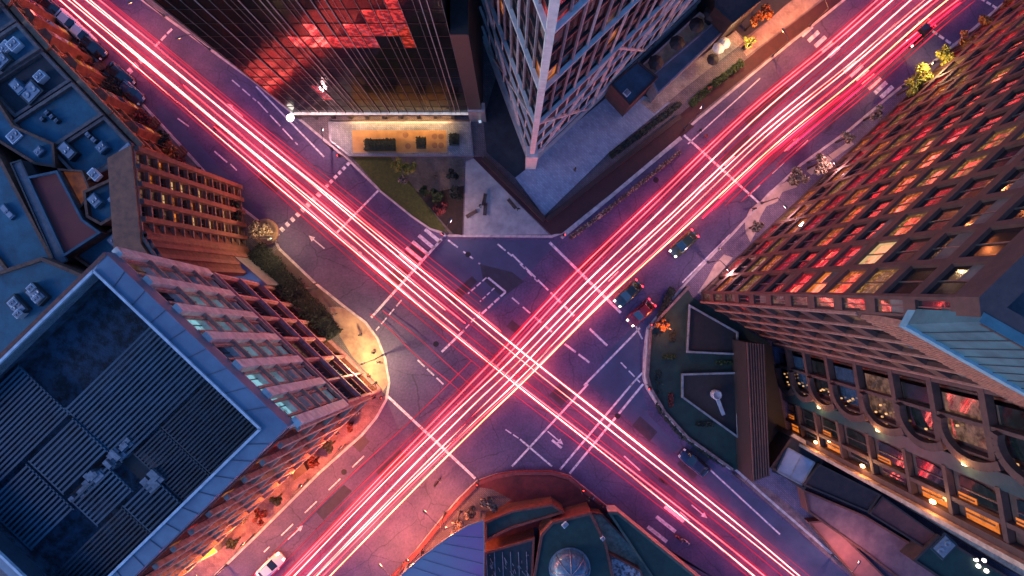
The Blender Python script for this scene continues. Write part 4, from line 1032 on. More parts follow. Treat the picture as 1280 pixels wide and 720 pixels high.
for k in range(7):
    t=(k+.5)/7; a=lerp(Vector(w_[0]),Vector(w_[1]),t); b=lerp(Vector(w_[3]),Vector(w_[2]),t); mb.bar((*a,7.15),(*b,7.15),.16,.3)
mb.build('rib',mat('rib_brown',(.13,.06,.05),col2=(.06,.03,.03)),root)
patch('sunken_court',[(955,430),(965,432),(984,548),(1000,560),(990,600),(965,590)],M['dark'],z=.92,h=.1)
low('glass_pavilion','small pavilion under the blue grey roof light beside the terraces','pavilion',[(988,546),(1030,574),(1004,612),(962,584)],5,M['darkroof'],M['brown'],.3,.3)
root=empty('roof_light',P(997,582,5),'pale blue grey rectangular glass roof light on top of the small pavilion','roof light')
w_=[P(*p,5.6)[:2] for p in ((985,560),(1018,578),(1002,606),(972,590))]
mb=MB(); mb.prism(w_,5.0,5.6,0); mb.build('pane',mat('milky_glass',(.30,.34,.44),col2=(.18,.22,.32),rough=.3,scale=.5),root)
mb=MB()
for i in range(4): mb.bar((*w_[i],5.65),(*w_[(i+1)%4],5.65),.18,.18)
mb.bar(tuple((Vector(w_[0])+Vector(w_[1]))/2)+(5.66,),tuple((Vector(w_[2])+Vector(w_[3]))/2)+(5.66,),.14,.14)
mb.build('frame',M['steel'],root)
# terraces stepping to the lower right
dd=(.862,.507)
def strip(a,b,w1,w2): # a,b px; widths perpendicular (down-left)
    n=(-.6,.8); return [(a[0]+n[0]*w1,a[1]+n[1]*w1),(b[0]+n[0]*w1,b[1]+n[1]*w1),(b[0]+n[0]*w2,b[1]+n[1]*w2),(a[0]+n[0]*w2,a[1]+n[1]*w2)]
low('lower_terrace','dark maroon roofed low wing right of the small pavilion','building',[(1024,580),(1100,618),(1084,640),(1004,606)],6,mat('maroon_roof',(.06,.025,.028),col2=(.03,.014,.018),scale=1.2),M['brown'],.2,.2)
low('brick_terrace','brick red terrace roof stepping down toward the lower right corner','building',[(1102,620),(1170,668),(1160,688),(1086,642)],5,mat('brick_roof',(.22,.06,.05),col2=(.12,.03,.03),scale=.9),M['brown'],.2,.2)
low('dark_terrace','dark green roofed block under the cluster of four white dome lamps','building',[(1172,668),(1300,745),(1290,800),(1140,700)],5.5,M['greenroof'],M['brown'],.3,.3,units=[(1178,682,3,2.4,.4,'unitdark')])
low('pink_terrace','dusty pink paved roof terrace beside the lower right pavement','terrace',[(1004,612),(1080,644),(1160,692),(1230,760),(1170,760),(1080,690),(1010,640)],2.4,mat('dusty_pink',(.26,.12,.13),col2=(.14,.06,.08),scale=.7),M['brick'],.2,.25)
low('salmon_terrace','salmon red terrace strip next to the kerb at the lower right','terrace',[(1010,652),(1034,650),(1075,690),(1120,735),(1080,735)],1.6,mat('salmon_roof',(.45,.13,.11),col2=(.3,.09,.08),scale=.7),M['brick'],.2,.2)
low('ledge_wall','long pale lit ledge wall between the arched wing and the terraces','wall',[(987,545),(992,541),(1300,720),(1296,732)],6.5,mat('lit_ledge_stone',(.42,.34,.26),col2=(.16,.11,.09),scale=1.5),M['brown'],.0,.2)
patch('grey_walk',[(915,590),(962,612),(1010,650),(1080,735),(1064,722),(960,630),(913,588)],M['walk_pink'],z=.14,h=.01)
for k,(x,y) in enumerate(((1219,699),(1229,700),(1222,707),(1232,713))):
    mb=MB(); c=P(x,y,5.5); mb.lathe((c.x,c.y,5.5),[(.25,0),(.27,.25),(.2,.4),(0,.46)],12)
    tag(mb.build('dome_lamp',M['whitelamp']),['white dome lamp, upper left of the cluster of four on the dark green roof','white dome lamp, upper right of the cluster of four on the dark green roof','white dome lamp, lower left of the cluster of four on the dark green roof','white dome lamp, lowest of the cluster of four on the dark green roof'][k],'lamp','dome lamps on the dark green roof')
# ------------------------------------------------------------------ south corner
def arc(pts,k=1):
    return pts
patch('red_plaza',[(594,608),(612,600),(640,595),(690,595),(714,602),(735,622),(766,640),(700,652),(640,668),(606,678),(606,648),(640,625),(616,612)],M['redwall'],z=.4,h=.27)
mb=MB(); ps=[(490,722),(523,688),(553,651),(576,625),(597,604),(621,595),(645,591),(690,591),(711,597),(728,611),(764,640)]
for a,b in zip(ps[:-1],ps[1:]): mb.bar(P(*a,.5),P(*b,.5),.5,.9)
tag(mb.build('curved_wall',mat('red_brick_wall',(.25,.05,.05),col2=(.12,.025,.03),scale=1.5)),'curved low red brick wall around the bottom corner of the crossing','wall')
# tinted glass roof
m=bpy.data.materials.new('tinted_glass_roof'); m.use_nodes=True; nt=m.node_tree; b_=nt.nodes['Principled BSDF']
geo=nt.nodes.new('ShaderNodeNewGeometry'); sx=nt.nodes.new('ShaderNodeSeparateXYZ'); nt.links.new(geo.outputs['Position'],sx.inputs[0])
g0=P(520,690,6); g1=P(600,715,6)
mr=nt.nodes.new('ShaderNodeMapRange'); mr.inputs[1].default_value=g0.x+1; mr.inputs[2].default_value=g1.x+1; 
nz=nt.nodes.new('ShaderNodeTexNoise'); nz.inputs['Scale'].default_value=.25; nt.links.new(geo.outputs['Position'],nz.inputs['Vector'])
ad=nt.nodes.new('ShaderNodeMath'); ad.operation='MULTIPLY_ADD'; ad.inputs[1].default_value=1.0; ad.inputs[2].default_value=-.5
nt.links.new(nz.outputs[0],ad.inputs[0]); a2=nt.nodes.new('ShaderNodeMath'); nt.links.new(sx.outputs[0],mr.inputs[0]); nt.links.new(mr.outputs[0],a2.inputs[0]); nt.links.new(ad.outputs[0],a2.inputs[1])
rp=nt.nodes.new('ShaderNodeValToRGB'); rp.color_ramp.elements[0].color=(.20,.24,.32,1); rp.color_ramp.elements[1].color=(.26,.12,.27,1); nt.links.new(a2.outputs[0],rp.inputs[0]); nt.links.new(rp.outputs[0],b_.inputs['Base Color']); b_.inputs['Roughness'].default_value=.55
root=empty('tinted_glass_roof',P(570,700),'large leaf shaped glass roof shading from pale blue to magenta at the bottom edge','glass roof')
gp=[(604,651),(605,690),(604,760),(480,760),(498,722),(525,698),(560,672),(585,657)]
w_=[P(*p,6)[:2] for p in gp]
mb=MB(); mb.prism(w_,5.8,6,0,bottom=True); mb.build('pane',m,root)
mb=MB()
for i in range(len(w_)): mb.bar((*w_[i],6.0),(*w_[(i+1)%len(w_)],6.0),.16,.3)
for t in (.2,.35,.5,.65,.8): 
    a=lerp(Vector(w_[0]),Vector(w_[2]),t); b=lerp(Vector(w_[7]),Vector(w_[4]),t); mb.bar((*a,6.02),(*b,6.02),.07,.08)
for i in (0,2,4,6): mb.bar((*inset(w_,.5)[i],.1),(*inset(w_,.5)[i],5.8),.25,.25)
mb.build('frame',M['steel'],root)
low('green_roof_building','dark green curved roof with pale lamps between the red plaza and the dome','building',[(606,652),(640,638),(690,630),(705,640),(640,660),(607,676)],4,M['greenroof'],M['brick'],.25,.25)
low('domed_building','dark green roofed building carrying the blue dome at the bottom edge','building',[(690,652),(738,640),(758,680),(775,760),(660,760),(676,668)],5,M['greenroof'],M['brick'],.3,.3,units=[(706,655,.8,.6,.5,'unitwhite'),(753,672,.5,.5,.5,'unitwhite')])
root=empty('glass_dome',P(714,706,5),'blue glass dome with ribs at the bottom edge of the photo','dome')
c=P(712,710,5); mb=MB(); mb.lathe((c.x,c.y,5),[(2.7,0),(2.65,.8),(2.35,1.5),(1.8,2.1),(1.0,2.5),(0,2.65)],28); mb.build('dome_glass',mat('dome_blue',(.12,.22,.30),col2=(.05,.10,.15),rough=.2),root,smooth=True)
mb=MB()
for k in range(8):
    a=k*math.pi/4; mb.tube([(c.x+r*math.cos(a),c.y+r*math.sin(a),5+z) for r,z in ((2.72,.1),(2.67,.8),(2.37,1.5),(1.82,2.1),(1.0,2.53),(0.1,2.68))],.06,5)
mb.lathe((c.x,c.y,4.95),[(2.9,0),(2.9,.25),(2.6,.25)],28); mb.build('rib',M['steel'],root)
low('striped_roof_building','low dark roof with a grid of pale struts left of the dome','building',[(606,690),(668,672),(664,760),(606,760)],4.2,M['dark'],M['brick'],.3,.25)
root=empty('strut_grid',P(635,715,4.2),'tangled grid of thin pale struts over the dark roof at the bottom edge','pergola')
mb=MB(); rr=random.Random(8)
for k in range(34):
    x=rr.uniform(612,660); y=rr.uniform(692,735); a=rr.uniform(.9,1.6); l=rr.uniform(3,8)
    mb.bar(P(x,y,4.5),P(x+math.cos(a)*l,y+math.sin(a)*l,4.5),.07,.07)
for k in range(6): mb.bar(P(608+k*10,690,4.35),P(610+k*10,740,4.35),.1,.15)
for x,y in ((612,694),(660,694),(612,735),(660,735)): mb.bar(P(x,y,4.2),P(x,y,4.45),.12,.12)
mb.build('strut',mat('pale_strut',(.3,.3,.32),col2=(.1,.1,.12)),root)
low('long_green_roof','long dark green roof strip running down to the right along the lower street','building',[(760,640),(772,640),(900,745),(930,790),(860,790),(800,700)],3.2,M['greenroof'],M['palewall'],.3,.3,parm=mat('moss_parapet',(.10,.12,.09),col2=(.04,.06,.045)))
low('mossy_terrace','grey green terrace with pale streaks beside the long green roof','terrace',[(738,640),(752,642),(800,692),(870,770),(800,790),(760,700)],2.6,mat('mossy_stone',(.26,.26,.20),col2=(.08,.09,.065),scale=1.4),M['brick'],.2,.2)
low('vent_block','small grey louvred block right of the dome at the bottom edge','building',[(762,692),(800,712),(820,760),(765,760)],4,mat('grey_louvre',(.3,.29,.32),col2=(.06,.05,.06),scale=2.2,thr=(.45,.55)),M['brick'],.2,.2)
# ------------------------------------------------------------------ vehicles
def carpaint(n,c): return mat('paint_'+n,c,rough=.25,var=.06,coat=1,metal=.3)
def make_car(px,py,ang,pname,pcol,label,group=None,L=4.7,Wd=1.95,lit=True,roofm=None,name='parked_car',cat='car'):
    root=bpy.data.objects.new(name,None); COL.objects.link(root); tag(root,label,cat,group)
    pm=carpaint(pname,pcol); h=L/2
    # body loft: stations (x, halfwidth, ztop)
    st=[(-h,.62,.72),(-h+.06,.76,.86),(-h+.35,.87,.93),(-h*.45,.91,.95),(0,.91,.93),(h*.4,.91,.90),(h-.7,.88,.84),(h-.2,.78,.74),(h-.03,.62,.62),(h,.5,.55)]
    mb=MB(); b=0; N=10
    for x,w_,zt in st:
        w_*=Wd/1.82
        ring=[(w_*.86,.22),(w_,.38),(w_,.62),(w_*.97,zt-.10),(w_*.86,zt),(-w_*.86,zt),(-w_*.97,zt-.10),(-w_,.62),(-w_,.38),(-w_*.86,.22)]
        mb.v+=[(x,y,z) for y,z in ring]
    for i in range(len(st)-1):
        for k in range(N):
            mb.f.append((i*N+k,(i+1)*N+k,(i+1)*N+(k+1)%N,i*N+(k+1)%N)); mb.m.append(0)
    mb.f.append(tuple(range(N))); mb.m.append(0); mb.f.append(tuple((len(st)-1)*N+k for k in range(N))[::-1]); mb.m.append(0)
    mb.build('body',pm,root,smooth=True)
    # cabin glass
    mb=MB(); k=Wd/1.82
    lo=[(-h*.80,.70*k,.92),(-h*.62,.80*k,.94),(h*.28,.80*k,.92),(h*.40,.70*k,.90)]
    bq=[(-h*.82,-.68*k,.9),(h*.42,-.70*k,.88),(h*.42,.70*k,.88),(-h*.82,.68*k,.9)]; tq=[(-h*.55,-.58*k,1.42),(h*.02,-.6*k,1.44),(h*.02,.6*k,1.44),(-h*.55,.58*k,1.42)]
    mb.loft([Vector(p) for p in bq],[Vector(p) for p in tq]); mb.build('window_glass',M['g_dark'],root)
    mb=MB(); mb.hexa([(-h*.56,-.60*k,1.40),(h*.05,-.62*k,1.42),(h*.05,.62*k,1.42),(-h*.56,.60*k,1.40),(-h*.52,-.52*k,1.47),(h*.0,-.54*k,1.48),(h*.0,.54*k,1.48),(-h*.52,.52*k,1.47)]); mb.build('roof',roofm or pm,root)
    mb=MB()
    for s in (-1,1):
        mb.bar((h*.42,s*.69*k,.9),(h*.02,s*.59*k,1.44),.07,.06); mb.bar((-h*.82,s*.67*k,.91),(-h*.55,s*.57*k,1.42),.09,.06); mb.bar((-h*.18,s*.70*k,.92),(-h*.2,s*.6*k,1.43),.07,.05)
    mb.build('window_frame',pm,root)  # roof pillars between the car windows
    for sx in (-1,1):
        for s in (-1,1):
            mb=MB(); c=Vector((sx*h*.62,s*.80*k,.32)); mb.tube([c-Vector((0,.11,0)),c+Vector((0,.11,0))],.32,14); wl=mb.build('wheel',M['black'],root)
            mb=MB(); mb.tube([c+Vector((0,s*.05,0)),c+Vector((0,s*.12,0))],.19,10); mb.build('rim',M['steel'],wl)
    for s in (-1,1):
        mb=MB(); mb.hexa([(h-.28,s*.55*k-.14,.58),(h-.03,s*.50*k-.13,.55),(h-.03,s*.50*k+.13,.55),(h-.28,s*.55*k+.16,.58),(h-.36,s*.55*k-.14,.80),(h-.10,s*.50*k-.13,.70),(h-.10,s*.50*k+.13,.70),(h-.36,s*.55*k+.16,.80)]); mb.build('headlight',M['whitelamp'] if lit else M['white'],root)
        mb=MB(); mb.hexa([(-h-.01,s*.6*k-.16,.66),(-h+.2,s*.62*k-.16,.66),(-h+.2,s*.62*k+.16,.66),(-h-.01,s*.6*k+.14,.66),(-h+.0,s*.6*k-.16,.84),(-h+.2,s*.62*k-.16,.90),(-h+.2,s*.62*k+.16,.90),(-h+.0,s*.6*k+.14,.84)]); mb.build('taillight',emis('tail_red',(1,.02,.04),12) if lit else M['redroof'],root)
        mb=MB(); mb.box((h*.34,s*1.0*k),(1,0),(0,1),.07,.10,.88,1.02); mb.build('mirror',pm,root)
    root.location=P(px,py,0); root.rotation_euler=(0,0,math.radians(ang)); return root
dk=(.012,.016,.018)
make_car(784,367,223,'darkgreen',(.03,.05,.05),'dark green car at the stop line, left one of the two side by side',None,name='waiting_car')
make_car(800,391,223,'maroon',(.24,.015,.03),'maroon car standing right beside the dark green one at the stop line',None,name='waiting_car')
make_car(853,305,223,'green',(.06,.09,.06),'single dark green car driving alone in the lane behind the two waiting cars',None,name='moving_car')
make_car(1147,44,223,'darkred',(.05,.012,.014),'dark red car beside the upper zebra crossing, near the upper right',None,name='moving_car')
make_car(340,706,44,'white',(.75,.73,.7),'white car near the bottom edge on the lower left arm of the crossing',None,name='moving_car')
for x,y,n_,c,lb in ((69,13,'black',dk,'black car, topmost of the cars parked before the row houses'),(90,30,'white',(.75,.73,.7),'white car, second from the top of those parked before the row houses'),(106,45,'white',(.75,.73,.7),'white car, third from the top, parked between a white and a black car'),(119,60,'black',dk,'black car parked just below the two white ones by the row houses')):
    make_car(x,y,-42,n_,c,lb,'cars parked along the row houses',lit=False)
make_car(154,96,-42,'black',dk,'black car parked right at the lower end of the dotted crossing line','cars parked along the row houses',lit=False)
make_car(166,116,-42,'blue',(.03,.05,.09),'dark blue car parked just below the dotted crossing line','cars parked along the row houses',lit=False)
make_car(833,672+0,-40,'bluegrey',(.06,.09,.14),'blue grey car') if False else None
# van standing by the lower right podium
root=make_car(866,577,140,'navy',(.02,.018,.05),'dark navy van standing beside the green podium on the lower right arm',None,L=5.0,Wd=2.0,lit=False,roofm=mat('van_roof',(.035,.025,.06),rough=.4),name='parked_van',cat='van')
# scooters
def scooter(px,py,ang,col,label):
    root=bpy.data.objects.new('scooter',None); COL.objects.link(root); tag(root,label,'scooter')
    for x in (-.55,.6):
        mb=MB(); mb.tube([(x,-.06,.26),(x,.06,.26)],.26,14); mb.build('wheel',M['black'],root)
    mb=MB(); mb.tube([(-.75,0,.55),(-.45,0,.7),(-.05,0,.55),(.1,0,.3),(.4,0,.35),(.5,0,.8)],[.1,.2,.17,.16,.1,.12],8); mb.build('body',mat('scooter_paint_'+col[0],col[1],rough=.3,coat=1),root,smooth=True)
    mb=MB(); mb.tube([(-.6,0,.82),(-.1,0,.78)],[.16,.13],8); mb.build('seat',M['black'],root)
    mb=MB(); mb.tube([(.42,-.33,1.02),(.48,0,.98),(.42,.33,1.02)],.025,6); mb.tube([(.6,0,.3),(.48,0,.98)],.035,6); mb.build('handlebar',M['steel'],root)
    root.location=P(px,py,0); root.rotation_euler=(0,0,math.radians(ang))
scooter(848,672,-40,('orange',(.5,.12,.04)),'orange scooter beside the lower zebra stripes on the lower right arm')
scooter(856,675,-30,('white',(.6,.6,.6)),'white scooter right next to the orange one by the lower zebra stripes')
scooter(547,602,50,('black',dk),'black scooter near the stop line on the lower left arm')
scooter(829,602,-40,('dark',(.03,.02,.05)),'dark scooter between the light trails left of the navy van') 
# ------------------------------------------------------------------ people
def skin_person():
    J=[('pel',(0,0,.95),.145),('wst',(0,0,1.12),.125),('chs',(0,0,1.33),.155),('nck',(0,.0,1.50),.06),('hd1',(0,.01,1.60),.085),('hd2',(0,.015,1.70),.095),('hd3',(0,.01,1.77),.055),
       ('hL',(.10,0,.90),.10),('kL',(.11,.14,.50),.065),('aL',(.11,.10,.09),.042),('tL',(.12,.26,.035),.035),
       ('hR',(-.10,0,.90),.10),('kR',(-.11,-.03,.50),.065),('aR',(-.11,-.22,.12),.042),('tR',(-.12,-.08,.035),.035),
       ('sL',(.19,0,1.41),.07),('eL',(.25,-.08,1.14),.048),('wL',(.24,.05,.90),.033),('fL',(.235,.10,.80),.028),
       ('sR',(-.19,0,1.41),.07),('eR',(-.25,.03,1.14),.048),('wR',(-.24,.17,.92),.033),('fR',(-.235,.22,.83),.028),('ns',(0,.115,1.655),.02)]
    ix={j[0]:i for i,j in enumerate(J)}
    E=[('pel','wst'),('wst','chs'),('chs','nck'),('nck','hd1'),('hd1','hd2'),('hd2','hd3'),('pel','hL'),('hL','kL'),('kL','aL'),('aL','tL'),('pel','hR'),('hR','kR'),('kR','aR'),('aR','tR'),
       ('chs','sL'),('sL','eL'),('eL','wL'),('wL','fL'),('chs','sR'),('sR','eR'),('eR','wR'),('wR','fR'),('hd1','ns')]
    V=[Vector(j[1]) for j in J]; rad=[j[2] for j in J]; Ed=[(ix[a],ix[b]) for a,b in E]
    for side,w_ in (('L','fL'),('R','fR')):
        b=V[ix[w_]]; sx=1 if side=='L' else -1
        for k in range(4):
            V.append(b+Vector((0,(k-1.5)*.02,-.045))); rad.append(.009); V.append(b+Vector((-sx*.012,(k-1.5)*.021,-.085+abs(k-1.5)*.008))); rad.append(.008)
            Ed+= [(ix[w_],len(V)-2),(len(V)-2,len(V)-1)]
        V.append(b+Vector((-sx*.02,.035,-.01))); rad.append(.01); V.append(b+Vector((-sx*.025,.05,-.045))); rad.append(.009); Ed+=[(ix[w_],len(V)-2),(len(V)-2,len(V)-1)]
    me=bpy.data.meshes.new('person_src'); me.from_pydata([tuple(v) for v in V],Ed,[])
    o=bpy.data.objects.new('person_src',me); COL.objects.link(o)
    md=o.modifiers.new('s','SKIN'); 
    for i,sv in enumerate(me.skin_vertices[0].data): sv.radius=(rad[i],rad[i]*(.72 if i in (ix['pel'],ix['wst'],ix['chs']) else 1)); sv.use_root=(i==0)
    sb=o.modifiers.new('b','SUBSURF'); sb.levels=1; sb.render_levels=1
    dg=bpy.context.evaluated_depsgraph_get(); m2=bpy.data.meshes.new_from_object(o.evaluated_get(dg)); bpy.data.objects.remove(o)
    return m2
PM=skin_person()
skin=mat('skin',(.45,.26,.19),rough=.6,var=.1); hair=mat('hair',(.02,.014,.01),rough=.7); shoe=mat('shoe',(.02,.02,.022))
cloths=[('dark coat',(.02,.02,.025)),('red jacket',(.35,.03,.03)),('pale coat',(.5,.45,.4)),('blue jacket',(.04,.08,.2)),('grey coat',(.14,.14,.15))]
PMS=[]
for nm,c in cloths:
    m=PM.copy(); m.materials.clear()
    for q in (skin,mat('cloth_'+nm.replace(' ','_'),c,rough=.9,scale=8),mat('trousers',(.025,.03,.05),rough=.9),shoe): m.materials.append(q)
    for p in m.polygons:
        z=p.center.z; x=abs(p.center.x)
        p.material_index=3 if z<.11 else (0 if (z>1.49 or (x>.19 and z<.89)) else (1 if z>.84 else 2)); p.use_smooth=True
    PMS.append(m)
hm=MB(); hm.lathe((0,-.012,1.66),[(.098,-.06),(.108,.02),(.10,.08),(.06,.135),(0,.15)],12)
HM=None
def person(px,py,ang,ci,label,z=.135,group='pedestrians around the crossing'):
    global HM
    root=bpy.data.objects.new('person',PMS[ci]); COL.objects.link(root); tag(root,label,'person',group)
    if HM is None: h=hm.build('hair',hair,root,smooth=True); HM=h.data; h.matrix_parent_inverse=Matrix.Identity(4)
    else: h=bpy.data.objects.new('hair',HM); COL.objects.link(h); h.parent=root
    root.location=P(px,py,z); root.rotation_euler=(0,0,math.radians(ang)); return root
PE=[(735,622,40,0,'person in a dark coat walking on the red plaza by its right edge'),(741,620,60,3,'person in a blue jacket beside the dark coated one on the red plaza'),(752,628+2,10,0,'person in a dark coat nearest the right tip of the red plaza'),
 (468,440,-30,0,'person in a dark coat on the glowing corner pavement, upper one'),(474,452,150,2,'person in a pale coat on the glowing corner pavement'),(452,418,200,4,'person in a grey coat where the hedge ends at the glowing corner'),(462,468,90,1,'person in a red jacket low on the glowing corner pavement'),
 (469,496,20,0,'person in a dark coat at the tip of the pink pavement'),(450,515,220,2,'person in a pale coat on the pink pavement near its tip'),(436,524,120,0,'person in a dark coat on the pink pavement below the pale coated one'),(424,540,45,3,'person in a blue jacket halfway down the pink pavement'),(410,556,230,0,'person in a dark coat close to the planting strip on the pink pavement'),
 (378,348,-45,0,'person in a dark coat on the ochre pavement beside the dark hedge'),(420,392,-45,4,'person in a grey coat on the ochre pavement near the hedge end'),
 (648,262,0,0,'person in a dark coat standing on the right part of the pale plaza'),(600,258,50,4,'person in a grey coat on the left part of the pale plaza'),(545,222,10,0,'person in a dark coat on the garden path'),
 (718,213,80,0,'person in a dark coat crossing the blue plaza'),(872,124,40,0,'person in a dark coat on the cream walk'),(885,112,200,1,'person in a red jacket on the cream walk'),
 (1002,180,45,0,'person in a dark coat'),(940,262,40,0,'person in a dark coat on the purple pavement by the stop line end'),(898,312,220,2,'person in a pale coat on the purple pavement near the pale trees'),(873,165,-45,0,'person in a dark coat by the kerb at the upper stop line'),(880,172,-45,1,'person in a red jacket stepping along the upper stop line')]
for p in PE:
    if p[0]==1002: continue
    x,y,a,c,lb=p; z=.135
    if x in (735,741,752): z=.405
    if x==718: z=.425
    if x in (872,885): z=.425
    if x in (648,600): z=.155
    if x in (880,): z=.0
    if x==873: z=.0
    person(x,y,a,c,lb,z)
# ------------------------------------------------------------------ furniture
def umbrella(px,py,z,m,label,r=1.3,group=None):
    root=empty('parasol',P(px,py,z),label,'parasol',group); c=P(px,py,z)
    mb=MB(); mb.lathe((c.x,c.y,c.z),[(.03,0),(.03,2.2)],6); mb.build('pole',M['steel'],root)
    mb=MB(); mb.lathe((c.x,c.y,c.z+2.0),[(r,0),(r*.5,.35),(0,.55)],8); mb.build('canopy',m,root)
for k,(x,y) in enumerate(((812,80),(838,56),(862,34),(880,20))):
    umbrella(x+4,y+4,4.2,mat('parasol_dark',(.02,.02,.022)),'dark parasol, %s from the left on the cream lit roof terrace'%W[k],1.1,'parasols on the cream terrace')
for k,(x,y) in enumerate(((893,66),(900,60),(886,80))):
    umbrella(x,y,.43,[mat('parasol_white',(.7,.68,.62)),mat('parasol_white',(.7,.68,.62)),mat('parasol_dark',(.02,.02,.022))][k],['upper white parasol on the cream walk','right white parasol on the cream walk','dark parasol below the white ones on the cream walk'][k],.9)
# terrace planters and seats at the orange terrace
def planter(px0,py0,px1,py1,label,z=.91,kind='dark',group=None):
    root=empty('planter_box',P((px0+px1)/2,(py0+py1)/2,z),label,'planter',group)
    a=P(px0,py0,z); b=P(px1,py1,z); mb=MB(); cx,cy=(a.x+b.x)/2,(a.y+b.y)/2; hx,hy=abs(b.x-a.x)/2,abs(b.y-a.y)/2
    mb.box((cx,cy),(1,0),(0,1),hx,hy,z,z+.6); mb.build('box',M['greenroof'],root)
    rr=random.Random(int(px0)); mb=MB()
    for i in range(int(160*hx*hy)+60):
        p=Vector((cx+rr.uniform(-1,1)*hx,cy+rr.uniform(-1,1)*hy,z+.6+rr.uniform(0,.7))); u=Vector((rr.uniform(-1,1),rr.uniform(-1,1),.2)).normalized(); v=u.cross(Vector((0,.3,1))).normalized(); s=rr.uniform(.08,.2)
        mb.face([p-u*s,p-v*s*.6,p+u*s,p+v*s*.6],0 if rr.random()<.7 else 1)
    mb.build('shrub',LV[kind],root)
planter(457,175,495,189,'long dark planted box on the orange lit terrace')
planter(521,173,533,186,'smaller square dark planted box right of the long one on the lit terrace')
planter(562,168,574,182,'dark planted box beyond the right end of the ochre deck')
def table(px,py,label,z=.912):
    root=empty('cafe_table',P(px,py,z),label,'table'); c=P(px,py,z)
    mb=MB(); mb.lathe((c.x,c.y,z+.7),[(0,.04),(.42,.04),(.42,0),(0,0)],14); mb.build('table_top',mat('table_wood',(.3,.14,.06)),root)
    mb=MB(); mb.lathe((c.x,c.y,z),[(.25,0),(.25,.03),(.04,.05),(.04,.7)],10); mb.build('pedestal',M['steel'],root)
for k,(x,y) in enumerate(((544,172),(552,172),(544,183),(552,183),(508,170),(511,184))):
    table(x,y,['upper left round table of the four at the right end of the ochre deck','upper right round table of the four at the right end of the ochre deck','lower left round table of the four at the right end of the ochre deck','lower right round table of the four at the right end of the ochre deck','round table between the two dark planters, upper one','round table between the two dark planters, lower one'][k])
def bench(px,py,ang,label,z=.155):
    root=bpy.data.objects.new('bench',None); COL.objects.link(root); tag(root,label,'bench')
    mb=MB()
    for k in range(4): mb.box((0,-.18+.12*k),(1,0),(0,1),.9,.05,.42,.46)
    mb.build('seat',mat('bench_wood',(.08,.05,.04)),root)
    for s in (-1,1):
        mb=MB(); mb.box((s*.7,0),(1,0),(0,1),.04,.2,0,.42); mb.build('leg',M['black'],root)
    mb=MB(); mb.box((0,.26),(1,0),(0,1),.9,.02,.5,.85); mb.build('backrest',mat('bench_wood',(.08,.05,.04)),root)
    root.location=P(px,py,z); root.rotation_euler=(0,0,math.radians(ang))
for x,y,a,lb in ((606,250,80,'dark bench in the middle of the pale plaza, upper one'),(607,262,85,'dark bench in the middle of the pale plaza, lower one'),(590,268,30,'dark bench at the left side of the pale plaza'),(640,255,130,'dark bench near the diagonal wall on the pale plaza')): bench(x,y,a,lb)
for k,(x,y,kd) in enumerate(((442,528,'red'),(418,552,'dark'),(398,572,'red'),(352,618,'dark'),(332,640,'red'),(300,672,'dark'))):
    make_tree(x,y,rr.uniform(2.6,3.6),rr.uniform(.7,1.1),kd,'small %s tree on the pink pavement, %s from the crossing'%('maroon' if kd=='red' else 'dark green',W[k]),'trees on the pink pavement',420,k+50)
for k,(x,y) in enumerate(((432,514),(420,526),(386,562))):
    umbrella(x,y,.14,mat('parasol_red',(.35,.05,.05)),'dark red parasol on the pink pavement, %s from the crossing'%W[k],1.0)

# ------------------------------------------------------------------ street lamps
def lamp(px,py,ang,h,power,col,label,reach=1.6,z=.13):
    root=empty('street_lamp',P(px,py,z),label,'street lamp','street lamps along the two avenues')
    b=P(px,py,z); d=Vector((math.cos(math.radians(ang)),math.sin(math.radians(ang)),0))
    mb=MB(); mb.tube([b,b+Vector((0,0,h*.5)),b+Vector((0,0,h))],[.11,.08,.06],8); mb.lathe((b.x,b.y,z),[(.2,0),(.2,.3),(.11,.35)],10); mb.build('pole',M['mull'],root)
    mb=MB(); t=b+Vector((0,0,h)); mb.tube([t,t+d*reach*.5+Vector((0,0,.25)),t+d*reach+Vector((0,0,.25))],[.06,.045,.04],6); mb.build('arm',M['mull'],root)
    c=t+d*reach+Vector((0,0,.2)); mb=MB(); mb.bar(c-d*.3,c+d*.35,.26,.12); mb.build('lamp_head',M['mull'],root)
    mb=MB(); mb.bar(c-d*.2+Vector((0,0,-.09)),c+d*.28+Vector((0,0,-.09)),.2,.06); mb.build('bulb',M['warm'],root)
    l=bpy.data.lights.new('lamp_light','POINT'); l.energy=power*1.25; l.color=col; l.shadow_soft_size=.3
    lo_=bpy.data.objects.new('lamp_light',l); COL.objects.link(lo_); lo_.location=c+Vector((0,0,-.3)); lo_.parent=root; lo_.matrix_parent_inverse=Matrix.Translation(-root.location)
OR=(1,.27,.08); YW=(1,.68,.32); RD=(1,.2,.10); PK=(1,.5,.5)
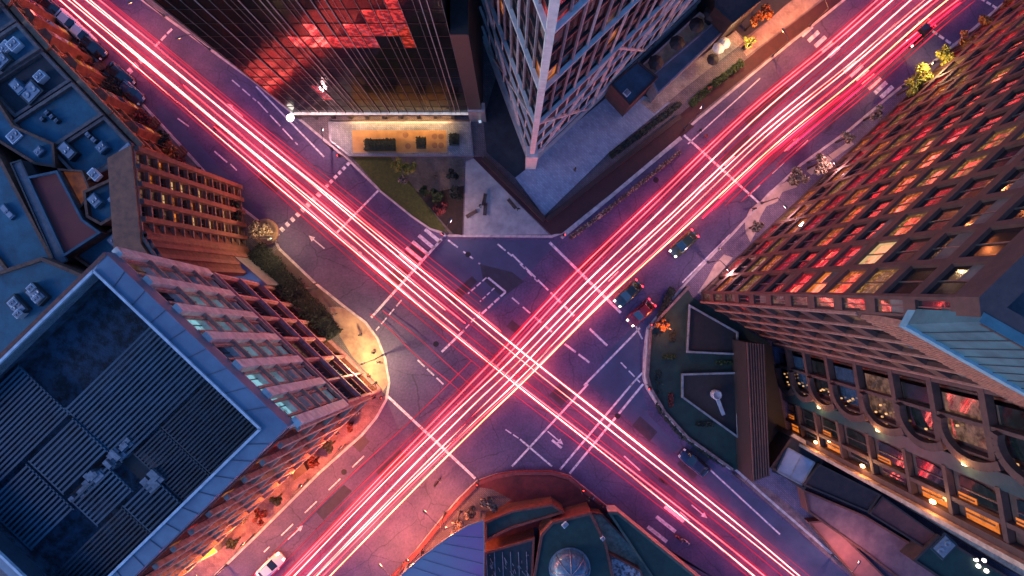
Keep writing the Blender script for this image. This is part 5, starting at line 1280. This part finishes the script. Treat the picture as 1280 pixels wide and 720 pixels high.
LP=[(528,690,150,5,2000,RD,'street lamp by the lower end of the curved red wall'),(556,641,135,6,3000,OR,'street lamp leaning over the road from the middle of the curved red wall',3),(504,704,135,6,3500,OR,'street lamp leaning over the road near the bottom end of the curved red wall',3),(232,752,60,7,4500,OR,'x'),(478,444,200,6,4200,YW,'street lamp at the glowing ochre corner on the left of the crossing'),(470,478,170,6,3200,YW,'street lamp lower on the glowing corner'),(340,300,0,5,900,YW,'street lamp beside the round kerbed island'),
 (396,360,20,6,700,OR,'street lamp halfway along the dark hedge'),(432,556,50,7,4200,RD,'street lamp at the edge of the pink pavement'),(385,600,50,7,4600,OR,'street lamp above the planting strip at the lower left'),(318,668,50,7,4600,OR,'street lamp above the white car at the lower left'),
 (283,706,130,7,4500,OR,'street lamp closest to the bottom edge at the lower left'),(575,640,200,5,1200,RD,'street lamp behind the curved red wall'),
 (205,20,200,6,1200,OR,'street lamp at the top along the dark glass tower'),(262,62,200,6,900,OR,'street lamp second from the top along the dark glass tower'),(415,186,90,5,1300,PK,'street lamp at the left end of the lit terrace'),
 (560,292,60,5,700,PK,'street lamp at the zebra crossing by the garden'),(856,160,60,6,600,PK,'street lamp at the upper stop line on the brick walk'),(965,70,120,6,2800,OR,'street lamp on the left pavement near the upper zebra crossing'),(1012,32,120,6,2800,OR,'street lamp near the top on the left pavement'),
 (930,62,230,5,1100,YW,'street lamp at the head of the cream walk'),(1128,108,60,6,1600,YW,'street lamp by the yellow green tree'),(1180,70,-40,6,3000,OR,'street lamp among the orange lit trees'),(1230,30,-40,6,3000,OR,'street lamp nearest the upper right corner'),
 (1010,203,-50,6,900,PK,'street lamp by the broad beige tree'),(952,254,-50,6,900,PK,'street lamp at the lower end of the upper stop line'),(885,328,-50,6,1200,PK,'street lamp on the purple pavement near the tower corner'),(819,402,-30,4,500,OR,'street lamp behind the two waiting cars'),
 (916,592,60,5,700,OR,'street lamp at the lower corner of the green podium'),(1040,694,60,6,900,PK,'street lamp on the pavement at the lower right'),(85,58,200,7,1100,OR,'street lamp by the white parked cars'),(150,112,220,7,1100,OR,'street lamp below the dotted crossing line at the row houses'),(225,192,220,7,1300,OR,'street lamp in front of the last row house'),(290,262,220,7,1100,OR,'street lamp before the brown bay fronted building')]
for a in LP:
    if 'x' not in a: lamp(*a)
# unseen warm strip added under the pale ledge to light the terrace
mb=MB(); mb.bar(P(436,148.4,0)+Vector((0,0,2.84)),P(562,148.4,0)+Vector((0,0,2.84)),.3,.06)
tag(mb.build('strip_light',emis('strip_glow',(1,.55,.2),75)),'warm strip light fixed under the pale ledge above the ochre deck','strip light')
# traffic signals at the corners
def signal(px,py,ang,label):
    root=empty('traffic_light',P(px,py,.13),label,'traffic light','traffic lights at the crossing'); b=P(px,py,.13); d=Vector((math.cos(math.radians(ang)),math.sin(math.radians(ang)),0))
    mb=MB(); mb.tube([b,b+Vector((0,0,4.6))],[.09,.07],8); mb.build('pole',M['mull'],root)
    c=b+d*.25+Vector((0,0,3.4)); n=Vector((-d.y,d.x,0)); mb=MB(); mb.box((c.x,c.y),(d.x,d.y),(n.x,n.y),.12,.17,3.3,4.3); mb.build('housing',M['black'],root)
    for k,m in enumerate((emis('signal_red',(1,.03,.02),12),M['black'],M['black'])):
        mb=MB(); q=c+d*.13+Vector((0,0,.72-.3*k)); mb.tube([q,q+d*.05],.09,10); mb.build('lens',m,root)
for a in ((558,293,230,'traffic light at the tip of the garden by the zebra crossing'),(700,296,0,'traffic light at the right end of the pale plaza kerb'),(811,404,180,'traffic light at the podium corner by the waiting cars'),(808,480,200,'traffic light at the left bulge of the podium'),(598,600,90,'traffic light at the left end of the curved red wall'),(724,606,60,'traffic light at the right end of the curved red wall'),(480,492,0,'traffic light at the tip of the pink pavement'),(348,303,60,'traffic light by the round kerbed island'),(434,200,200,'traffic light at the upper end of the dotted line by the lawn')): signal(*a)
# ------------------------------------------------------------------ light trails
T_W=emis('trail_white',(1,.11,.09),26); T_P=emis('trail_pink',(1,.028,.035),22); T_R=emis('trail_red',(1,.006,.026),16); T_R2=emis('trail_crimson',(1,.02,.07),.9); T_Y=emis('trail_gold',(1,.17,.075),22); T_D=emis('trail_dim',(1,.04,.10),.8)
def path_pts(ctrl,off,z,n=46,t0=0,t1=1,wob=.0,ph=0,scl=None):
    pts=[Vector((x,y)) for x,y in ctrl]; 
    # catmull
    res=[]
    m=len(pts)-1
    for i in range(n+1):
        t=lerp(t0,t1,i/n)*m; k=min(int(t),m-1); f=t-k
        p0=pts[max(k-1,0)];p1=pts[k];p2=pts[k+1];p3=pts[min(k+2,m)]
        p=.5*((2*p1)+(p2-p0)*f+(2*p0-5*p1+4*p2-p3)*f*f+(3*p1-p0-3*p2+p3)*f**3)
        tg=((p2-p0)+2*(2*p0-5*p1+4*p2-p3)*f+3*(3*p1-p0-3*p2+p3)*f*f).normalized()
        nn=Vector((tg.y,-tg.x)); o=off*(scl(t/m) if scl else 1)+wob*math.sin(ph+t/m*9)
        q=p+nn*o; res.append(P(q.x,q.y,z))
    return res
NE=[(1240,-75),(1152,-8),(1055,76),(950,163),(835,272),(738,364),(648,457),(588,515),(500,602),(383,722),(300,808)]
NW=[(-60,-135),(15,-68),(98,2),(188,77),(322,190),(402,257),(500,340),(636,452),(765,553),(903,662),(1000,742),(1060,795)]
def trail(ctrl,off,m,r,label,group,t0=0,t1=1,z=.75,wob=2.0,ph=0,scl=None):
    mb=MB(); pts=path_pts(ctrl,off,z,50,t0,t1,wob,ph,scl); mb.tube(pts,[r*.4]+[r*(1+.6*noise.noise(Vector((i*.27,off*1.7,ph*3.1)))) for i in range(len(pts)-2)]+[r*.4],5)
    tag(mb.build('light_trail',m),label,'light trail',group)
sNE=lambda t: 1.08-.40*t
sNW=lambda t: min(1.05,.55+.85*t)
G1='tail light trails of the avenue running from lower left to upper right'; G2='light trails of the street running from upper left to lower right'
spec=[(-31,T_P,.055,0,1),(-24,T_P,.06,0,1),(-15,T_W,.065,.0,1),(-2,T_W,.07,0,1),(6,T_W,.05,0,1),(13,T_W,.07,0,1),(20,T_P,.05,.06,1),(25,T_W,.07,.0,1),(31,T_P,.055,.02,.36)]
for k,(o,m,r,a,b) in enumerate(spec):
    nm='gold white' if m is T_W and k>5 else 'pinkish white' if m is T_W else 'pink'
    trail(NE,o,T_Y if nm=='gold white' else m,r,'%s light trail, %s from the upper left in the wide avenue bundle'%(nm,W[k]),G1,a,b,z=1.05+.03*(k%3),ph=k*1.7,scl=sNE)
spec=[(-23,T_P,.05,0,.62),(-17,T_W,.075,0,1),(-12,T_W,.06,.1,1),(-4,T_P,.05,.30,.60),(2,T_W,.07,0,.585),(8,T_W,.06,0,.60),(13,T_P,.06,.33,1),(18,T_W,.075,.1,1)]
for k,(o,m,r,a,b) in enumerate(spec):
    trail(NW,-o,m,r,'%s light trail, %s from the upper right in the diagonal street bundle'%('pinkish white' if m is T_W else 'pink',W[k]),G2,a,b,z=1.08+.03*(k%3),ph=k*2.1,scl=sNW)
# faint red streaks between them
rr=random.Random(99)
for k in range(16):
    o=[-34,-27,-19,-6,9,17,29,32,35,38,41,44,47,30,36,40][k]+rr.uniform(-1,1); up=k>5
    trail(NE,o,T_R2 if k<6 else (T_R if k in (7,10) else T_D),.05 if k<8 else .07,'thin crimson light streak, %s from the upper left in the wide avenue'%W[k],'thin crimson streaks of the wide avenue',rr.uniform(.02,.1) if up else 0,rr.uniform(.28,.37) if k>7 else (.38 if k>5 else 1),z=1.15,ph=k,scl=sNE if k<6 else None)
for k in range(9):
    o=[-26,-20,-8,5,11,23,27,31,35][k]+rr.uniform(-1,1)
    trail(NW,o,T_R2 if k<5 else T_D,.04,'thin crimson light streak, %s from the lower left on the diagonal street'%W[k],'thin crimson streaks of the diagonal street',0,.6 if k>5 else 1,z=1.15,ph=k,scl=sNW)
for k,(ctrl,m) in enumerate((([(462,392),(488,412),(520,444),(560,476),(585,498)],T_D),([(478,388),(520,420),(560,456),(600,492)],T_D),([(300,735),(420,612),(520,520),(590,450)],T_R2),([(320,740),(430,628),(540,520),(600,460)],T_D),([(880,520),(820,470),(700,380)],T_R2),([(610,560),(640,540),(760,655),(900,765)],T_R2))):
    if k in (4,5): continue
    trail(ctrl,0,m,.05,['faint curved crimson streak turning in from the left of the crossing','faint short crimson streak left of the crossing centre','long crimson streak left of the wide avenue bundle on the lower left arm','second crimson streak left of the bundle on the lower left arm'][k],'faint crimson streaks outside the bundles',z=.5,wob=0)
